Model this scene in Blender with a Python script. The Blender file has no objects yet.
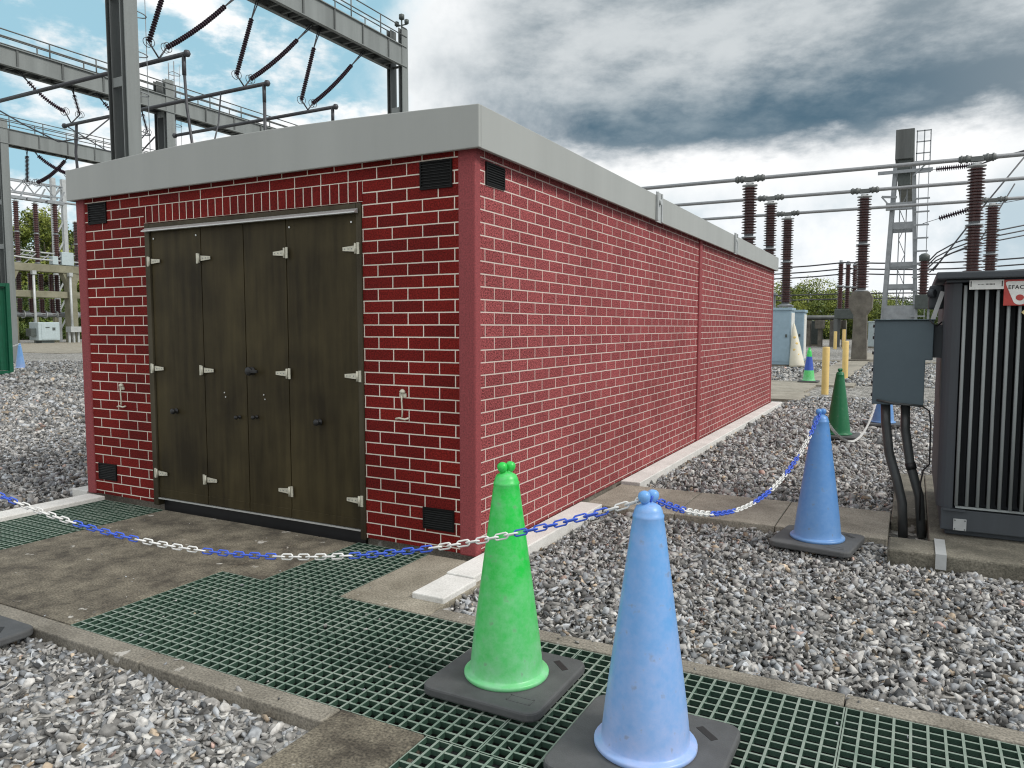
import bpy, bmesh, math, random
import numpy as np
from mathutils import Vector, Matrix
random.seed(7); RNG = np.random.default_rng(11)
S = bpy.context.scene
COL = S.collection
R = math.radians
PI = math.pi

# ------------------------------------------------------------------ helpers
class MB:
    """collects shapes into one bmesh"""
    def __init__(s): s.bm = bmesh.new()
    def box(s, x0, x1, y0, y1, z0, z1, bev=0, rot=None, at=None):
        v = [s.bm.verts.new((x, y, z)) for x in (x0, x1) for y in (y0, y1) for z in (z0, z1)]
        q = [(0,1,3,2),(4,6,7,5),(0,4,5,1),(2,3,7,6),(0,2,6,4),(1,5,7,3)]
        f = [s.bm.faces.new([v[i] for i in t]) for t in q]
        if bev:
            e = list({e for a in f for e in a.edges})
            r = bmesh.ops.bevel(s.bm, geom=e, offset=bev, segments=2, affect='EDGES', profile=.6)
            v = list({a for fc in r['faces'] for a in fc.verts} | {a for a in v if a.is_valid})
        if rot is not None:
            c = Vector(at) if at else Vector(((x0+x1)/2, (y0+y1)/2, (z0+z1)/2))
            bmesh.ops.rotate(s.bm, verts=v, cent=c, matrix=rot)
        return s
    def tube(s, pts, r, seg=8, cap=True):
        pts = [Vector(p) for p in pts]
        rs = r if isinstance(r, (list, tuple)) else [r]*len(pts)
        rings = []; up = None
        for i, p in enumerate(pts):
            a = pts[max(i-1, 0)]; b = pts[min(i+1, len(pts)-1)]
            d = (b-a).normalized()
            if up is None:
                up = Vector((0,0,1)) if abs(d.z) < .9 else Vector((1,0,0))
            n = (up - d*up.dot(d)).normalized(); up = n; m = d.cross(n)
            rings.append([s.bm.verts.new(p + (n*math.cos(t)+m*math.sin(t))*rs[i]) for t in [2*PI*k/seg for k in range(seg)]])
        for A, B in zip(rings, rings[1:]):
            for k in range(seg):
                f = s.bm.faces.new((A[k], A[(k+1)%seg], B[(k+1)%seg], B[k])); f.smooth = seg > 4
        if cap:
            s.bm.faces.new(rings[0][::-1]); s.bm.faces.new(rings[-1])
        return s
    def lathe(s, prof, seg=16, loc=(0,0,0), axis=None, smooth=True):
        L = Vector(loc); M = Matrix.Identity(3)
        if axis is not None: M = Vector((0,0,1)).rotation_difference(Vector(axis)).to_matrix()
        rings = []
        for r, z in prof:
            if r < 1e-6: rings.append([s.bm.verts.new(L + M @ Vector((0,0,z)))])
            else: rings.append([s.bm.verts.new(L + M @ Vector((r*math.cos(2*PI*k/seg), r*math.sin(2*PI*k/seg), z))) for k in range(seg)])
        for A, B in zip(rings, rings[1:]):
            for k in range(seg):
                j = (k+1) % seg
                if len(A) == 1 and len(B) == 1: break
                if len(A) == 1: f = s.bm.faces.new((A[0], B[j], B[k]))
                elif len(B) == 1: f = s.bm.faces.new((A[k], A[j], B[0]))
                else: f = s.bm.faces.new((A[k], A[j], B[j], B[k]))
                f.smooth = smooth
        return s
    def prism(s, poly, h, o=(0,0,0), u=(1,0,0), v=(0,1,0), n=(0,0,1)):
        o, u, v, n = map(Vector, (o, u, v, n))
        A = [s.bm.verts.new(o + u*a + v*b) for a, b in poly]
        B = [s.bm.verts.new(o + u*a + v*b + n*h) for a, b in poly]
        s.bm.faces.new(A[::-1]); s.bm.faces.new(B)
        for i in range(len(A)):
            j = (i+1) % len(A); s.bm.faces.new((A[i], A[j], B[j], B[i]))
        return s
    def beam(s, a, b, w, h=None, up=(0,0,1)):
        a, b = Vector(a), Vector(b); h = h or w
        d = (b-a).normalized(); U = Vector(up)
        if abs(d.dot(U)) > .99: U = Vector((0,1,0))
        x = d.cross(U).normalized(); y = x.cross(d)
        P = []
        for p in (a, b):
            P.append([s.bm.verts.new(p + x*sx*w/2 + y*sy*h/2) for sx, sy in ((-1,-1),(1,-1),(1,1),(-1,1))])
        A, B = P
        s.bm.faces.new(A[::-1]); s.bm.faces.new(B)
        for k in range(4): s.bm.faces.new((A[k], A[(k+1)%4], B[(k+1)%4], B[k]))
        return s
    def build(s, name, m, parent=None, loc=None, bevel=0, label=None):
        bmesh.ops.recalc_face_normals(s.bm, faces=s.bm.faces[:])
        me = bpy.data.meshes.new(name); s.bm.to_mesh(me); s.bm.free()
        me.materials.append(m)
        o = bpy.data.objects.new(name, me); COL.objects.link(o)
        if parent is not None:
            o.parent = parent
            if loc is None: o.location = -WL(parent)
        if loc is not None: o.location = loc
        if bevel:
            b = o.modifiers.new('bevel', 'BEVEL'); b.width = bevel; b.segments = 2; b.limit_method = 'ANGLE'; b.angle_limit = R(40)
        if label: o['label'] = label
        return o

def WL(o):
    v = Vector(o.location)
    while o.parent: o = o.parent; v = v + Vector(o.location)
    return v
# world-coordinate parts: shapes are drawn in world coordinates, the object sits so they stay there
def thing(name, loc, label, cat, group=None):
    o = bpy.data.objects.new(name, None); COL.objects.link(o); o.location = loc; o.empty_display_size = .2
    return tag(o, label, cat, group)
def tag(o, label, cat, group=None):
    o['label'] = label; o['category'] = cat
    if group: o['group'] = group
    return o
def structure(o): o['kind'] = 'structure'; return o
def copy_tree(o, loc=None, label=None, parent=None):
    c = o.copy(); COL.objects.link(c)
    if parent: c.parent = parent
    if loc is not None: c.location = loc
    if label: c['label'] = label
    for ch in list(o.children): copy_tree(ch, parent=c)
    return c

# ------------------------------------------------------------------ materials
def nodes(name):
    m = bpy.data.materials.new(name); m.use_nodes = True
    nt = m.node_tree; N = nt.nodes; L = nt.links
    return m, nt, N, L, N['Principled BSDF']
def ramp(N, stops):
    r = N.new('ShaderNodeValToRGB'); e = r.color_ramp.elements
    while len(e) < len(stops): e.new(.5)
    for k, (p, c) in enumerate(stops):
        e[k].position = p; e[k].color = (*c, 1) if len(c) == 3 else c
    return r
def mat(name, c, rough=.6, metal=0., var=.25, scale=6., bump=0., bscale=60., c2=None, spec=.5, streak=False):
    m, nt, N, L, B = nodes(name)
    B.inputs['Roughness'].default_value = rough; B.inputs['Metallic'].default_value = metal
    B.inputs['Specular IOR Level'].default_value = spec
    tc = N.new('ShaderNodeTexCoord'); n = N.new('ShaderNodeTexNoise')
    n.inputs['Scale'].default_value = scale; n.inputs['Detail'].default_value = 7; n.inputs['Roughness'].default_value = .65
    src = tc.outputs['Object']
    if streak:
        mp = N.new('ShaderNodeMapping'); mp.inputs['Scale'].default_value = (1, 1, .08); L.new(src, mp.inputs[0]); src = mp.outputs[0]
    L.new(src, n.inputs['Vector'])
    lo = tuple(x*(1-var) for x in c); hi = c2 or tuple(min(1, x*(1+var)) for x in c)
    r = ramp(N, [(.3, lo), (.7, hi)]); L.new(n.outputs['Fac'], r.inputs[0]); L.new(r.outputs[0], B.inputs['Base Color'])
    if bump:
        b = N.new('ShaderNodeBump'); b.inputs['Strength'].default_value = bump; b.inputs['Distance'].default_value = .004
        n2 = N.new('ShaderNodeTexNoise'); n2.inputs['Scale'].default_value = bscale; n2.inputs['Detail'].default_value = 4
        L.new(tc.outputs['Object'], n2.inputs['Vector']); L.new(n2.outputs['Fac'], b.inputs['Height']); L.new(b.outputs[0], B.inputs['Normal'])
    return m

RED = (.235, .027, .033)
def brick_mat(name, horiz, c1, c2, w=.225, h=.075, offset=.5, mort=.0048, shift=(0, 0), mortar=(.78, .71, .62), speck=.35, wear=.24):
    m, nt, N, L, B = nodes(name)
    tc = N.new('ShaderNodeTexCoord'); sp = N.new('ShaderNodeSeparateXYZ'); cb = N.new('ShaderNodeCombineXYZ')
    L.new(tc.outputs['Object'], sp.inputs[0])
    L.new(sp.outputs[horiz], cb.inputs[0]); L.new(sp.outputs['Z'], cb.inputs[1])
    mp = N.new('ShaderNodeMapping'); mp.inputs['Location'].default_value = (shift[0], shift[1], 0); L.new(cb.outputs[0], mp.inputs[0])
    # joints are not ruler straight
    wn = N.new('ShaderNodeTexNoise'); wn.inputs['Scale'].default_value = 9; wn.inputs['Detail'].default_value = 3; L.new(tc.outputs['Object'], wn.inputs['Vector'])
    va = N.new('ShaderNodeVectorMath'); va.operation = 'MULTIPLY_ADD'; va.inputs[1].default_value = (.0025, .0025, 0)
    L.new(wn.outputs['Color'], va.inputs[0]); L.new(mp.outputs[0], va.inputs[2])
    bt = N.new('ShaderNodeTexBrick'); bt.offset = offset; bt.inputs['Scale'].default_value = 1
    bt.inputs['Brick Width'].default_value = w; bt.inputs['Row Height'].default_value = h
    bt.inputs['Mortar Size'].default_value = mort; bt.inputs['Mortar Smooth'].default_value = .25; bt.inputs['Bias'].default_value = 0
    bt.inputs['Color1'].default_value = (*c1, 1); bt.inputs['Color2'].default_value = (*c2, 1); bt.inputs['Mortar'].default_value = (*mortar, 1)
    L.new(va.outputs[0], bt.inputs['Vector'])
    # grainy aggregate speckle + broad weathering
    sn = N.new('ShaderNodeTexNoise'); sn.inputs['Scale'].default_value = 95; sn.inputs['Detail'].default_value = 3; L.new(tc.outputs['Object'], sn.inputs['Vector'])
    sr = ramp(N, [(.34, (1-speck,)*3), (.64, (1+speck*1.1,)*3)]); L.new(sn.outputs['Fac'], sr.inputs[0])
    bn = N.new('ShaderNodeTexNoise'); bn.inputs['Scale'].default_value = 1.3; bn.inputs['Detail'].default_value = 6; L.new(tc.outputs['Object'], bn.inputs['Vector'])
    br = ramp(N, [(.3, (1-wear, 1-wear*1.05, 1-wear*1.1)), (.7, (1+wear*.8,)*3)]); L.new(bn.outputs['Fac'], br.inputs[0])
    m1 = N.new('ShaderNodeMix'); m1.data_type = 'RGBA'; m1.blend_type = 'MULTIPLY'; m1.inputs[0].default_value = 1
    L.new(bt.outputs['Color'], m1.inputs[6]); L.new(sr.outputs[0], m1.inputs[7])
    m2 = N.new('ShaderNodeMix'); m2.data_type = 'RGBA'; m2.blend_type = 'MULTIPLY'; m2.inputs[0].default_value = 1; B.inputs['Specular IOR Level'].default_value = .12
    mm = N.new('ShaderNodeMix'); mm.data_type = 'RGBA'; L.new(bt.outputs['Fac'], mm.inputs[0]); L.new(m1.outputs[2], mm.inputs[6]); mm.inputs[7].default_value = (*mortar, 1)
    L.new(mm.outputs[2], m2.inputs[6]); L.new(br.outputs[0], m2.inputs[7])
    L.new(m2.outputs[2], B.inputs['Base Color']); B.inputs['Roughness'].default_value = .72
    inv = N.new('ShaderNodeMath'); inv.operation = 'MULTIPLY_ADD'; inv.inputs[1].default_value = -1.0; L.new(bt.outputs['Fac'], inv.inputs[0])
    sm = N.new('ShaderNodeMath'); sm.operation = 'MULTIPLY'; sm.inputs[1].default_value = .35; L.new(sn.outputs['Fac'], sm.inputs[0]); L.new(sm.outputs[0], inv.inputs[2])
    b = N.new('ShaderNodeBump'); b.inputs['Strength'].default_value = .7; b.inputs['Distance'].default_value = .006
    L.new(inv.outputs[0], b.inputs['Height']); L.new(b.outputs[0], B.inputs['Normal'])
    return m

def concrete(name, c, dark, stain=.5, white=True, green=0., sc=1., grain=.42):
    m, nt, N, L, B = nodes(name); B.inputs['Roughness'].default_value = .88
    tc = N.new('ShaderNodeTexCoord'); V = tc.outputs['Object']
    a = N.new('ShaderNodeTexNoise'); a.inputs['Scale'].default_value = 2.2*sc; a.inputs['Detail'].default_value = 9; a.inputs['Roughness'].default_value = .7; L.new(V, a.inputs['Vector'])
    r = ramp(N, [(.36, dark), (.64, c)]); L.new(a.outputs['Fac'], r.inputs[0])
    g = N.new('ShaderNodeTexNoise'); g.inputs['Scale'].default_value = 90; g.inputs['Detail'].default_value = 3; L.new(V, g.inputs['Vector'])
    gr = ramp(N, [(.3, (1-grain,)*3), (.7, (1+grain*.9,)*3)]); L.new(g.outputs['Fac'], gr.inputs[0])
    mx = N.new('ShaderNodeMix'); mx.data_type = 'RGBA'; mx.blend_type = 'MULTIPLY'; mx.inputs[0].default_value = 1
    L.new(r.outputs[0], mx.inputs[6]); L.new(gr.outputs[0], mx.inputs[7]); out = mx.outputs[2]
    if white:   # lichen spots
        v = N.new('ShaderNodeTexNoise'); v.inputs['Scale'].default_value = 7; v.inputs['Detail'].default_value = 5; v.inputs['Roughness'].default_value = .55; L.new(V, v.inputs['Vector'])
        vr = ramp(N, [(.665, (0,)*3), (.70, (1,)*3)]); L.new(v.outputs['Fac'], vr.inputs[0])
        m3 = N.new('ShaderNodeMix'); m3.data_type = 'RGBA'; L.new(vr.outputs[0], m3.inputs[0]); L.new(out, m3.inputs[6]); m3.inputs[7].default_value = (.46, .44, .40, 1); out = m3.outputs[2]
    L.new(out, B.inputs['Base Color'])
    b = N.new('ShaderNodeBump'); b.inputs['Strength'].default_value = .5; b.inputs['Distance'].default_value = .004
    L.new(g.outputs['Fac'], b.inputs['Height']); L.new(b.outputs[0], B.inputs['Normal'])
    return m

def ground_mat():
    m, nt, N, L, B = nodes('gravel bed'); B.inputs['Roughness'].default_value = .95
    tc = N.new('ShaderNodeTexCoord'); V = tc.outputs['Object']
    v = N.new('ShaderNodeTexVoronoi'); v.inputs['Scale'].default_value = 20; L.new(V, v.inputs['Vector'])
    sp = N.new('ShaderNodeSeparateColor'); L.new(v.outputs['Color'], sp.inputs[0])
    r = ramp(N, [(0, (.05, .05, .047)), (.42, (.21, .205, .195)), (.75, (.38, .37, .35)), (1, (.60, .59, .56))]); L.new(sp.outputs[0], r.inputs[0])
    a = N.new('ShaderNodeTexNoise'); a.inputs['Scale'].default_value = .12; a.inputs['Detail'].default_value = 6; L.new(V, a.inputs['Vector'])
    ar = ramp(N, [(.35, (.80, .78, .74)), (.65, (1.15, 1.15, 1.14))]); L.new(a.outputs['Fac'], ar.inputs[0])
    mx = N.new('ShaderNodeMix'); mx.data_type = 'RGBA'; mx.blend_type = 'MULTIPLY'; mx.inputs[0].default_value = 1
    L.new(r.outputs[0], mx.inputs[6]); L.new(ar.outputs[0], mx.inputs[7]); L.new(mx.outputs[2], B.inputs['Base Color'])
    b = N.new('ShaderNodeBump'); b.inputs['Strength'].default_value = 1; b.inputs['Distance'].default_value = .03; b.invert = True
    L.new(v.outputs['Distance'], b.inputs['Height']); L.new(b.outputs[0], B.inputs['Normal'])
    return m

def grating_mat():
    """moulded resin grating: resin webs darkened as shade in the cells, pale grit bonded to the walking surface"""
    m, nt, N, L, B = nodes('green moulded grating'); B.inputs['Roughness'].default_value = .65
    tc = N.new('ShaderNodeTexCoord'); ge = N.new('ShaderNodeNewGeometry'); sp = N.new('ShaderNodeSeparateXYZ'); L.new(ge.outputs['True Normal'], sp.inputs[0])
    mr = N.new('ShaderNodeMapRange'); mr.inputs[1].default_value = .6; mr.inputs[2].default_value = .9; L.new(sp.outputs[2], mr.inputs[0])
    n = N.new('ShaderNodeTexNoise'); n.inputs['Scale'].default_value = 5; n.inputs['Detail'].default_value = 8; n.inputs['Roughness'].default_value = .7; L.new(tc.outputs['Object'], n.inputs['Vector'])
    r1 = ramp(N, [(.3, (.018, .052, .034)), (.7, (.040, .085, .058))]); r2 = ramp(N, [(.35, (.15, .215, .17)), (.7, (.30, .34, .295))])  # webs coloured darker than the resin for shade inside the cells
    L.new(n.outputs['Fac'], r1.inputs[0]); L.new(n.outputs['Fac'], r2.inputs[0])
    mx = N.new('ShaderNodeMix'); mx.data_type = 'RGBA'; L.new(mr.outputs[0], mx.inputs[0]); L.new(r1.outputs[0], mx.inputs[6]); L.new(r2.outputs[0], mx.inputs[7]); L.new(mx.outputs[2], B.inputs['Base Color'])
    return m
def stone_mat():
    m, nt, N, L, B = nodes('loose stone'); B.inputs['Roughness'].default_value = .8
    at = N.new('ShaderNodeVertexColor'); at.layer_name = 'stone'
    tc = N.new('ShaderNodeTexCoord'); a = N.new('ShaderNodeTexNoise'); a.inputs['Scale'].default_value = 55; a.inputs['Detail'].default_value = 4; L.new(tc.outputs['Object'], a.inputs['Vector'])
    ar = ramp(N, [(.3, (.75,)*3), (.7, (1.25,)*3)]); L.new(a.outputs['Fac'], ar.inputs[0])
    mx = N.new('ShaderNodeMix'); mx.data_type = 'RGBA'; mx.blend_type = 'MULTIPLY'; mx.inputs[0].default_value = 1
    L.new(at.outputs[0], mx.inputs[6]); L.new(ar.outputs[0], mx.inputs[7]); L.new(mx.outputs[2], B.inputs['Base Color'])
    return m

def wood_mat(name, a, b):
    m, nt, N, L, B = nodes(name); B.inputs['Roughness'].default_value = .6; B.inputs['Specular IOR Level'].default_value = .22
    tc = N.new('ShaderNodeTexCoord'); mp = N.new('ShaderNodeMapping'); mp.inputs['Scale'].default_value = (16, 16, 1.6); L.new(tc.outputs['Object'], mp.inputs[0])
    n = N.new('ShaderNodeTexNoise'); n.inputs['Scale'].default_value = 1; n.inputs['Detail'].default_value = 8; L.new(mp.outputs[0], n.inputs['Vector'])
    n2 = N.new('ShaderNodeTexNoise'); n2.inputs['Scale'].default_value = 1.6; n2.inputs['Detail'].default_value = 6; L.new(tc.outputs['Object'], n2.inputs['Vector'])
    ad = N.new('ShaderNodeMath'); ad.operation = 'ADD'; nm_ = N.new('ShaderNodeMath'); nm_.operation = 'MULTIPLY_ADD'; nm_.inputs[1].default_value = .55; nm_.inputs[2].default_value = .225; L.new(n.outputs['Fac'], nm_.inputs[0]); L.new(nm_.outputs[0], ad.inputs[0]); L.new(n2.outputs['Fac'], ad.inputs[1])
    r = ramp(N, [(.40, a), (.62, b)]); h = N.new('ShaderNodeMath'); h.operation = 'MULTIPLY'; h.inputs[1].default_value = .5
    L.new(ad.outputs[0], h.inputs[0]); L.new(h.outputs[0], r.inputs[0]); L.new(r.outputs[0], B.inputs['Base Color'])
    bm_ = N.new('ShaderNodeBump'); bm_.inputs['Strength'].default_value = .25; bm_.inputs['Distance'].default_value = .003; L.new(n.outputs['Fac'], bm_.inputs['Height']); L.new(bm_.outputs[0], B.inputs['Normal'])
    return m

def plastic(name, c, pale_tone):
    """cone plastic: sun bleached, scuffed patches"""
    m, nt, N, L, B = nodes(name); B.inputs['Roughness'].default_value = .36
    tc = N.new('ShaderNodeTexCoord'); a = N.new('ShaderNodeTexNoise'); a.inputs['Scale'].default_value = 13; a.inputs['Detail'].default_value = 9; a.inputs['Roughness'].default_value = .72
    L.new(tc.outputs['Object'], a.inputs['Vector'])
    # paler towards the foot, in ragged patches
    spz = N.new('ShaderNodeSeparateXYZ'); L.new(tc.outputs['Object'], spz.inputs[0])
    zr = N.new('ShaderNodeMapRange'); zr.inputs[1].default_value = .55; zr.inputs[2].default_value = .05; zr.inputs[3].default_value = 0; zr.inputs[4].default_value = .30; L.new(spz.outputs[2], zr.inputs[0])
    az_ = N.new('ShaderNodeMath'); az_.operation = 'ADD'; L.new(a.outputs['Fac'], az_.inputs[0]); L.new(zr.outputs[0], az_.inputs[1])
    r = ramp(N, [(.40, c), (.90, pale_tone)]); L.new(az_.outputs[0], r.inputs[0])
    s = N.new('ShaderNodeTexNoise'); s.inputs['Scale'].default_value = 26; s.inputs['Detail'].default_value = 6; L.new(tc.outputs['Object'], s.inputs['Vector'])
    sr = ramp(N, [(.64, (0,)*3), (.74, (.4,)*3)]); L.new(s.outputs['Fac'], sr.inputs[0])
    mx = N.new('ShaderNodeMix'); mx.data_type = 'RGBA'; L.new(sr.outputs[0], mx.inputs[0]); L.new(r.outputs[0], mx.inputs[6]); mx.inputs[7].default_value = (.18, .17, .15, 1)
    L.new(mx.outputs[2], B.inputs['Base Color'])
    return m

def leaf_mat(name, c, c2):
    m, nt, N, L, B = nodes(name); B.inputs['Roughness'].default_value = .6
    at = N.new('ShaderNodeVertexColor'); at.layer_name = 'leaf'
    r = ramp(N, [(0, c), (1, c2)]); L.new(at.outputs[0], r.inputs[0]); L.new(r.outputs[0], B.inputs['Base Color'])
    return m

M = {}
BH = .0865
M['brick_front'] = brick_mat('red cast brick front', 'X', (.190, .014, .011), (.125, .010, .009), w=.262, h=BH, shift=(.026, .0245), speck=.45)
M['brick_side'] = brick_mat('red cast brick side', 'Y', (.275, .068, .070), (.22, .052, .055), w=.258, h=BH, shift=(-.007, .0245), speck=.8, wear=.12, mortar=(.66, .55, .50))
M['soldier'] = brick_mat('red soldier bricks', 'X', (.190, .014, .011), (.130, .010, .009), w=.0873, h=.15, offset=0, shift=(.026, .042), speck=.3)
M['red_post'] = mat('red textured corner', (.27, .050, .055), .75, var=.42, scale=95, bump=.6, bscale=160)
M['fascia'] = mat('grey coated fascia', (.36, .375, .36), .5, var=.06, scale=2.2, spec=.35, streak=True)
M['roof'] = mat('roof felt', (.16, .16, .16), .9)
M['door'] = wood_mat('dark olive stained board', (.020, .0145, .005), (.064, .050, .021))
M['frame'] = wood_mat('weathered door frame', (.032, .025, .013), (.085, .072, .045))
M['black'] = mat('black metal', (.012, .012, .013), .5)
M['vent'] = mat('black vent box', (.004, .0045, .0045), .6, spec=.2)
M['slat'] = mat('black vent slats', (.010, .011, .011), .5, spec=.3)
M['alu'] = mat('pale aluminium', (.62, .63, .62), .4, .5, var=.1)
M['hinge'] = mat('galvanised hinge', (.60, .58, .48), .5, .25, var=.2, scale=30)
M['galv'] = mat('galvanised steel', (.28, .30, .315), .5, .3, var=.18, scale=3)
M['galv_pale'] = mat('pale galvanised steel', (.46, .48, .48), .5, .25, var=.15, scale=3)
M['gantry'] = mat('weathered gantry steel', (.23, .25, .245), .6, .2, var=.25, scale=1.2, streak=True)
M['gantry_dark'] = mat('dark and shaded gantry steel', (.13, .14, .137), .6, .2, var=.3, scale=1.2, streak=True)
M['tube'] = mat('dull aluminium tube', (.30, .31, .32), .45, .5, var=.1)
M['wire'] = mat('dark conductor', (.07, .072, .08), .5, .3)
M['porcelain'] = mat('brown glazed porcelain', (.075, .030, .028), .25, var=.25, scale=4)
M['purple'] = mat('dark plum glazed porcelain', (.035, .018, .030), .3, var=.2)
M['concrete_slab'] = concrete('dark stained concrete', (.205, .18, .135), (.055, .046, .034), sc=2.0, grain=.6)
M['concrete_kerb'] = concrete('kerb concrete', (.29, .265, .22), (.15, .136, .11), white=True)
M['concrete_tan'] = concrete('buff concrete', (.34, .31, .25), (.19, .17, .13))
M['concrete_path'] = concrete('path concrete', (.38, .35, .29), (.22, .20, .16), white=False)
M['concrete_white'] = concrete('white painted concrete', (.74, .73, .70), (.58, .57, .54), white=False, grain=.13)
M['concrete_post'] = concrete('old concrete post', (.20, .185, .155), (.11, .10, .085), white=False)
M['concrete_beam'] = concrete('mossy concrete beam', (.27, .26, .19), (.17, .165, .11), white=False, sc=.3)
M['plinth'] = concrete('plinth concrete', (.21, .195, .155), (.085, .08, .062))
M['pit'] = mat('trench concrete', (.03, .03, .028), .95)
M['grating'] = grating_mat()
M['rubber'] = mat('grey recycled rubber', (.085, .088, .09), .75, var=.2, scale=8, bump=.3, bscale=150)
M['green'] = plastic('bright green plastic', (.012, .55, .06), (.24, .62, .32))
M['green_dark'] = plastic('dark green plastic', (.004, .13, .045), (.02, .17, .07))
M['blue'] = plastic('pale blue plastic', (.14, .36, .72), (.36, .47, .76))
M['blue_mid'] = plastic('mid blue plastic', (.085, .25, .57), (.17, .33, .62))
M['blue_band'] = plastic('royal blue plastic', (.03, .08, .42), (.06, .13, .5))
M['blue_chain'] = mat('blue chain plastic', (.05, .12, .62), .4, var=.1)
M['white_chain'] = mat('white chain plastic', (.74, .74, .72), .45, var=.12, scale=20)
M['yellow'] = mat('cream yellow paint', (.72, .52, .19), .55, var=.1)
M['cab_blue'] = mat('pale blue cabinet paint', (.30, .42, .50), .45, var=.08)
M['cab_grey'] = mat('pale grey cabinet paint', (.42, .50, .52), .45, var=.1)
M['cab_dark'] = mat('dark grey green paint', (.07, .085, .08), .5)
M['tank'] = mat('slate grey tank paint', (.066, .075, .084), .55, spec=.25, var=.22, scale=2.5, streak=True)
M['tank_fin'] = mat('weathered fin paint', (.25, .275, .275), .45, spec=.3, var=.35, scale=5, streak=True)
M['fin_body'] = mat('gap shade fin colour', (.028, .032, .035), .6, spec=.2)
M['box'] = mat('slate blue box paint', (.080, .112, .130), .45, spec=.3, var=.12, scale=2)
M['conduit'] = mat('black ribbed conduit', (.055, .06, .06), .35, var=.3, scale=6)
M['white'] = mat('white enamel', (.72, .73, .70), .45, var=.1, scale=25)
M['ink'] = mat('black ink', (.02, .02, .02), .6)
M['red_sign'] = mat('red enamel sign', (.42, .045, .035), .45, var=.12, scale=18)
M['sign_yellow'] = mat('faded yellow sign', (.66, .55, .25), .5, var=.1)
M['container'] = mat('green container paint', (.004, .105, .052), .45, var=.15)
M['bark'] = mat('bark', (.09, .075, .055), .9, var=.3)
M['leaf_a'] = leaf_mat('spring leaves', (.06, .10, .016), (.30, .34, .06))
M['leaf_b'] = leaf_mat('darker leaves', (.035, .07, .014), (.17, .23, .045))
M['ground'] = ground_mat(); M['stone'] = stone_mat()

# ------------------------------------------------------------------ camera, light, sky
CAM = (2.6066, -4.3476, 1.6); YAW = R(28.1326); PITCH = R(4.3169); FPX = 749.3
cd = bpy.data.cameras.new('camera'); cam = bpy.data.objects.new('camera', cd); COL.objects.link(cam)
cam.location = CAM; cam.rotation_euler = (PI/2 - PITCH, 0, YAW)
cd.sensor_width = 36; cd.lens = 36*FPX/1024; cd.clip_end = 3000; cd.clip_start = .05
S.camera = cam
SUN_AZ, SUN_EL = R(86), R(44)      # azimuth clockwise from +Y
sd = bpy.data.lights.new('sun', 'SUN'); sd.energy = 1.5; sd.angle = R(18); sd.color = (1, .965, .91)
so = bpy.data.objects.new('sun', sd); COL.objects.link(so); so.location = (10, 0, 20)
dirv = Vector((math.sin(SUN_AZ)*math.cos(SUN_EL), math.cos(SUN_AZ)*math.cos(SUN_EL), math.sin(SUN_EL)))
so.rotation_euler = dirv.to_track_quat('Z', 'Y').to_euler()

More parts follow.
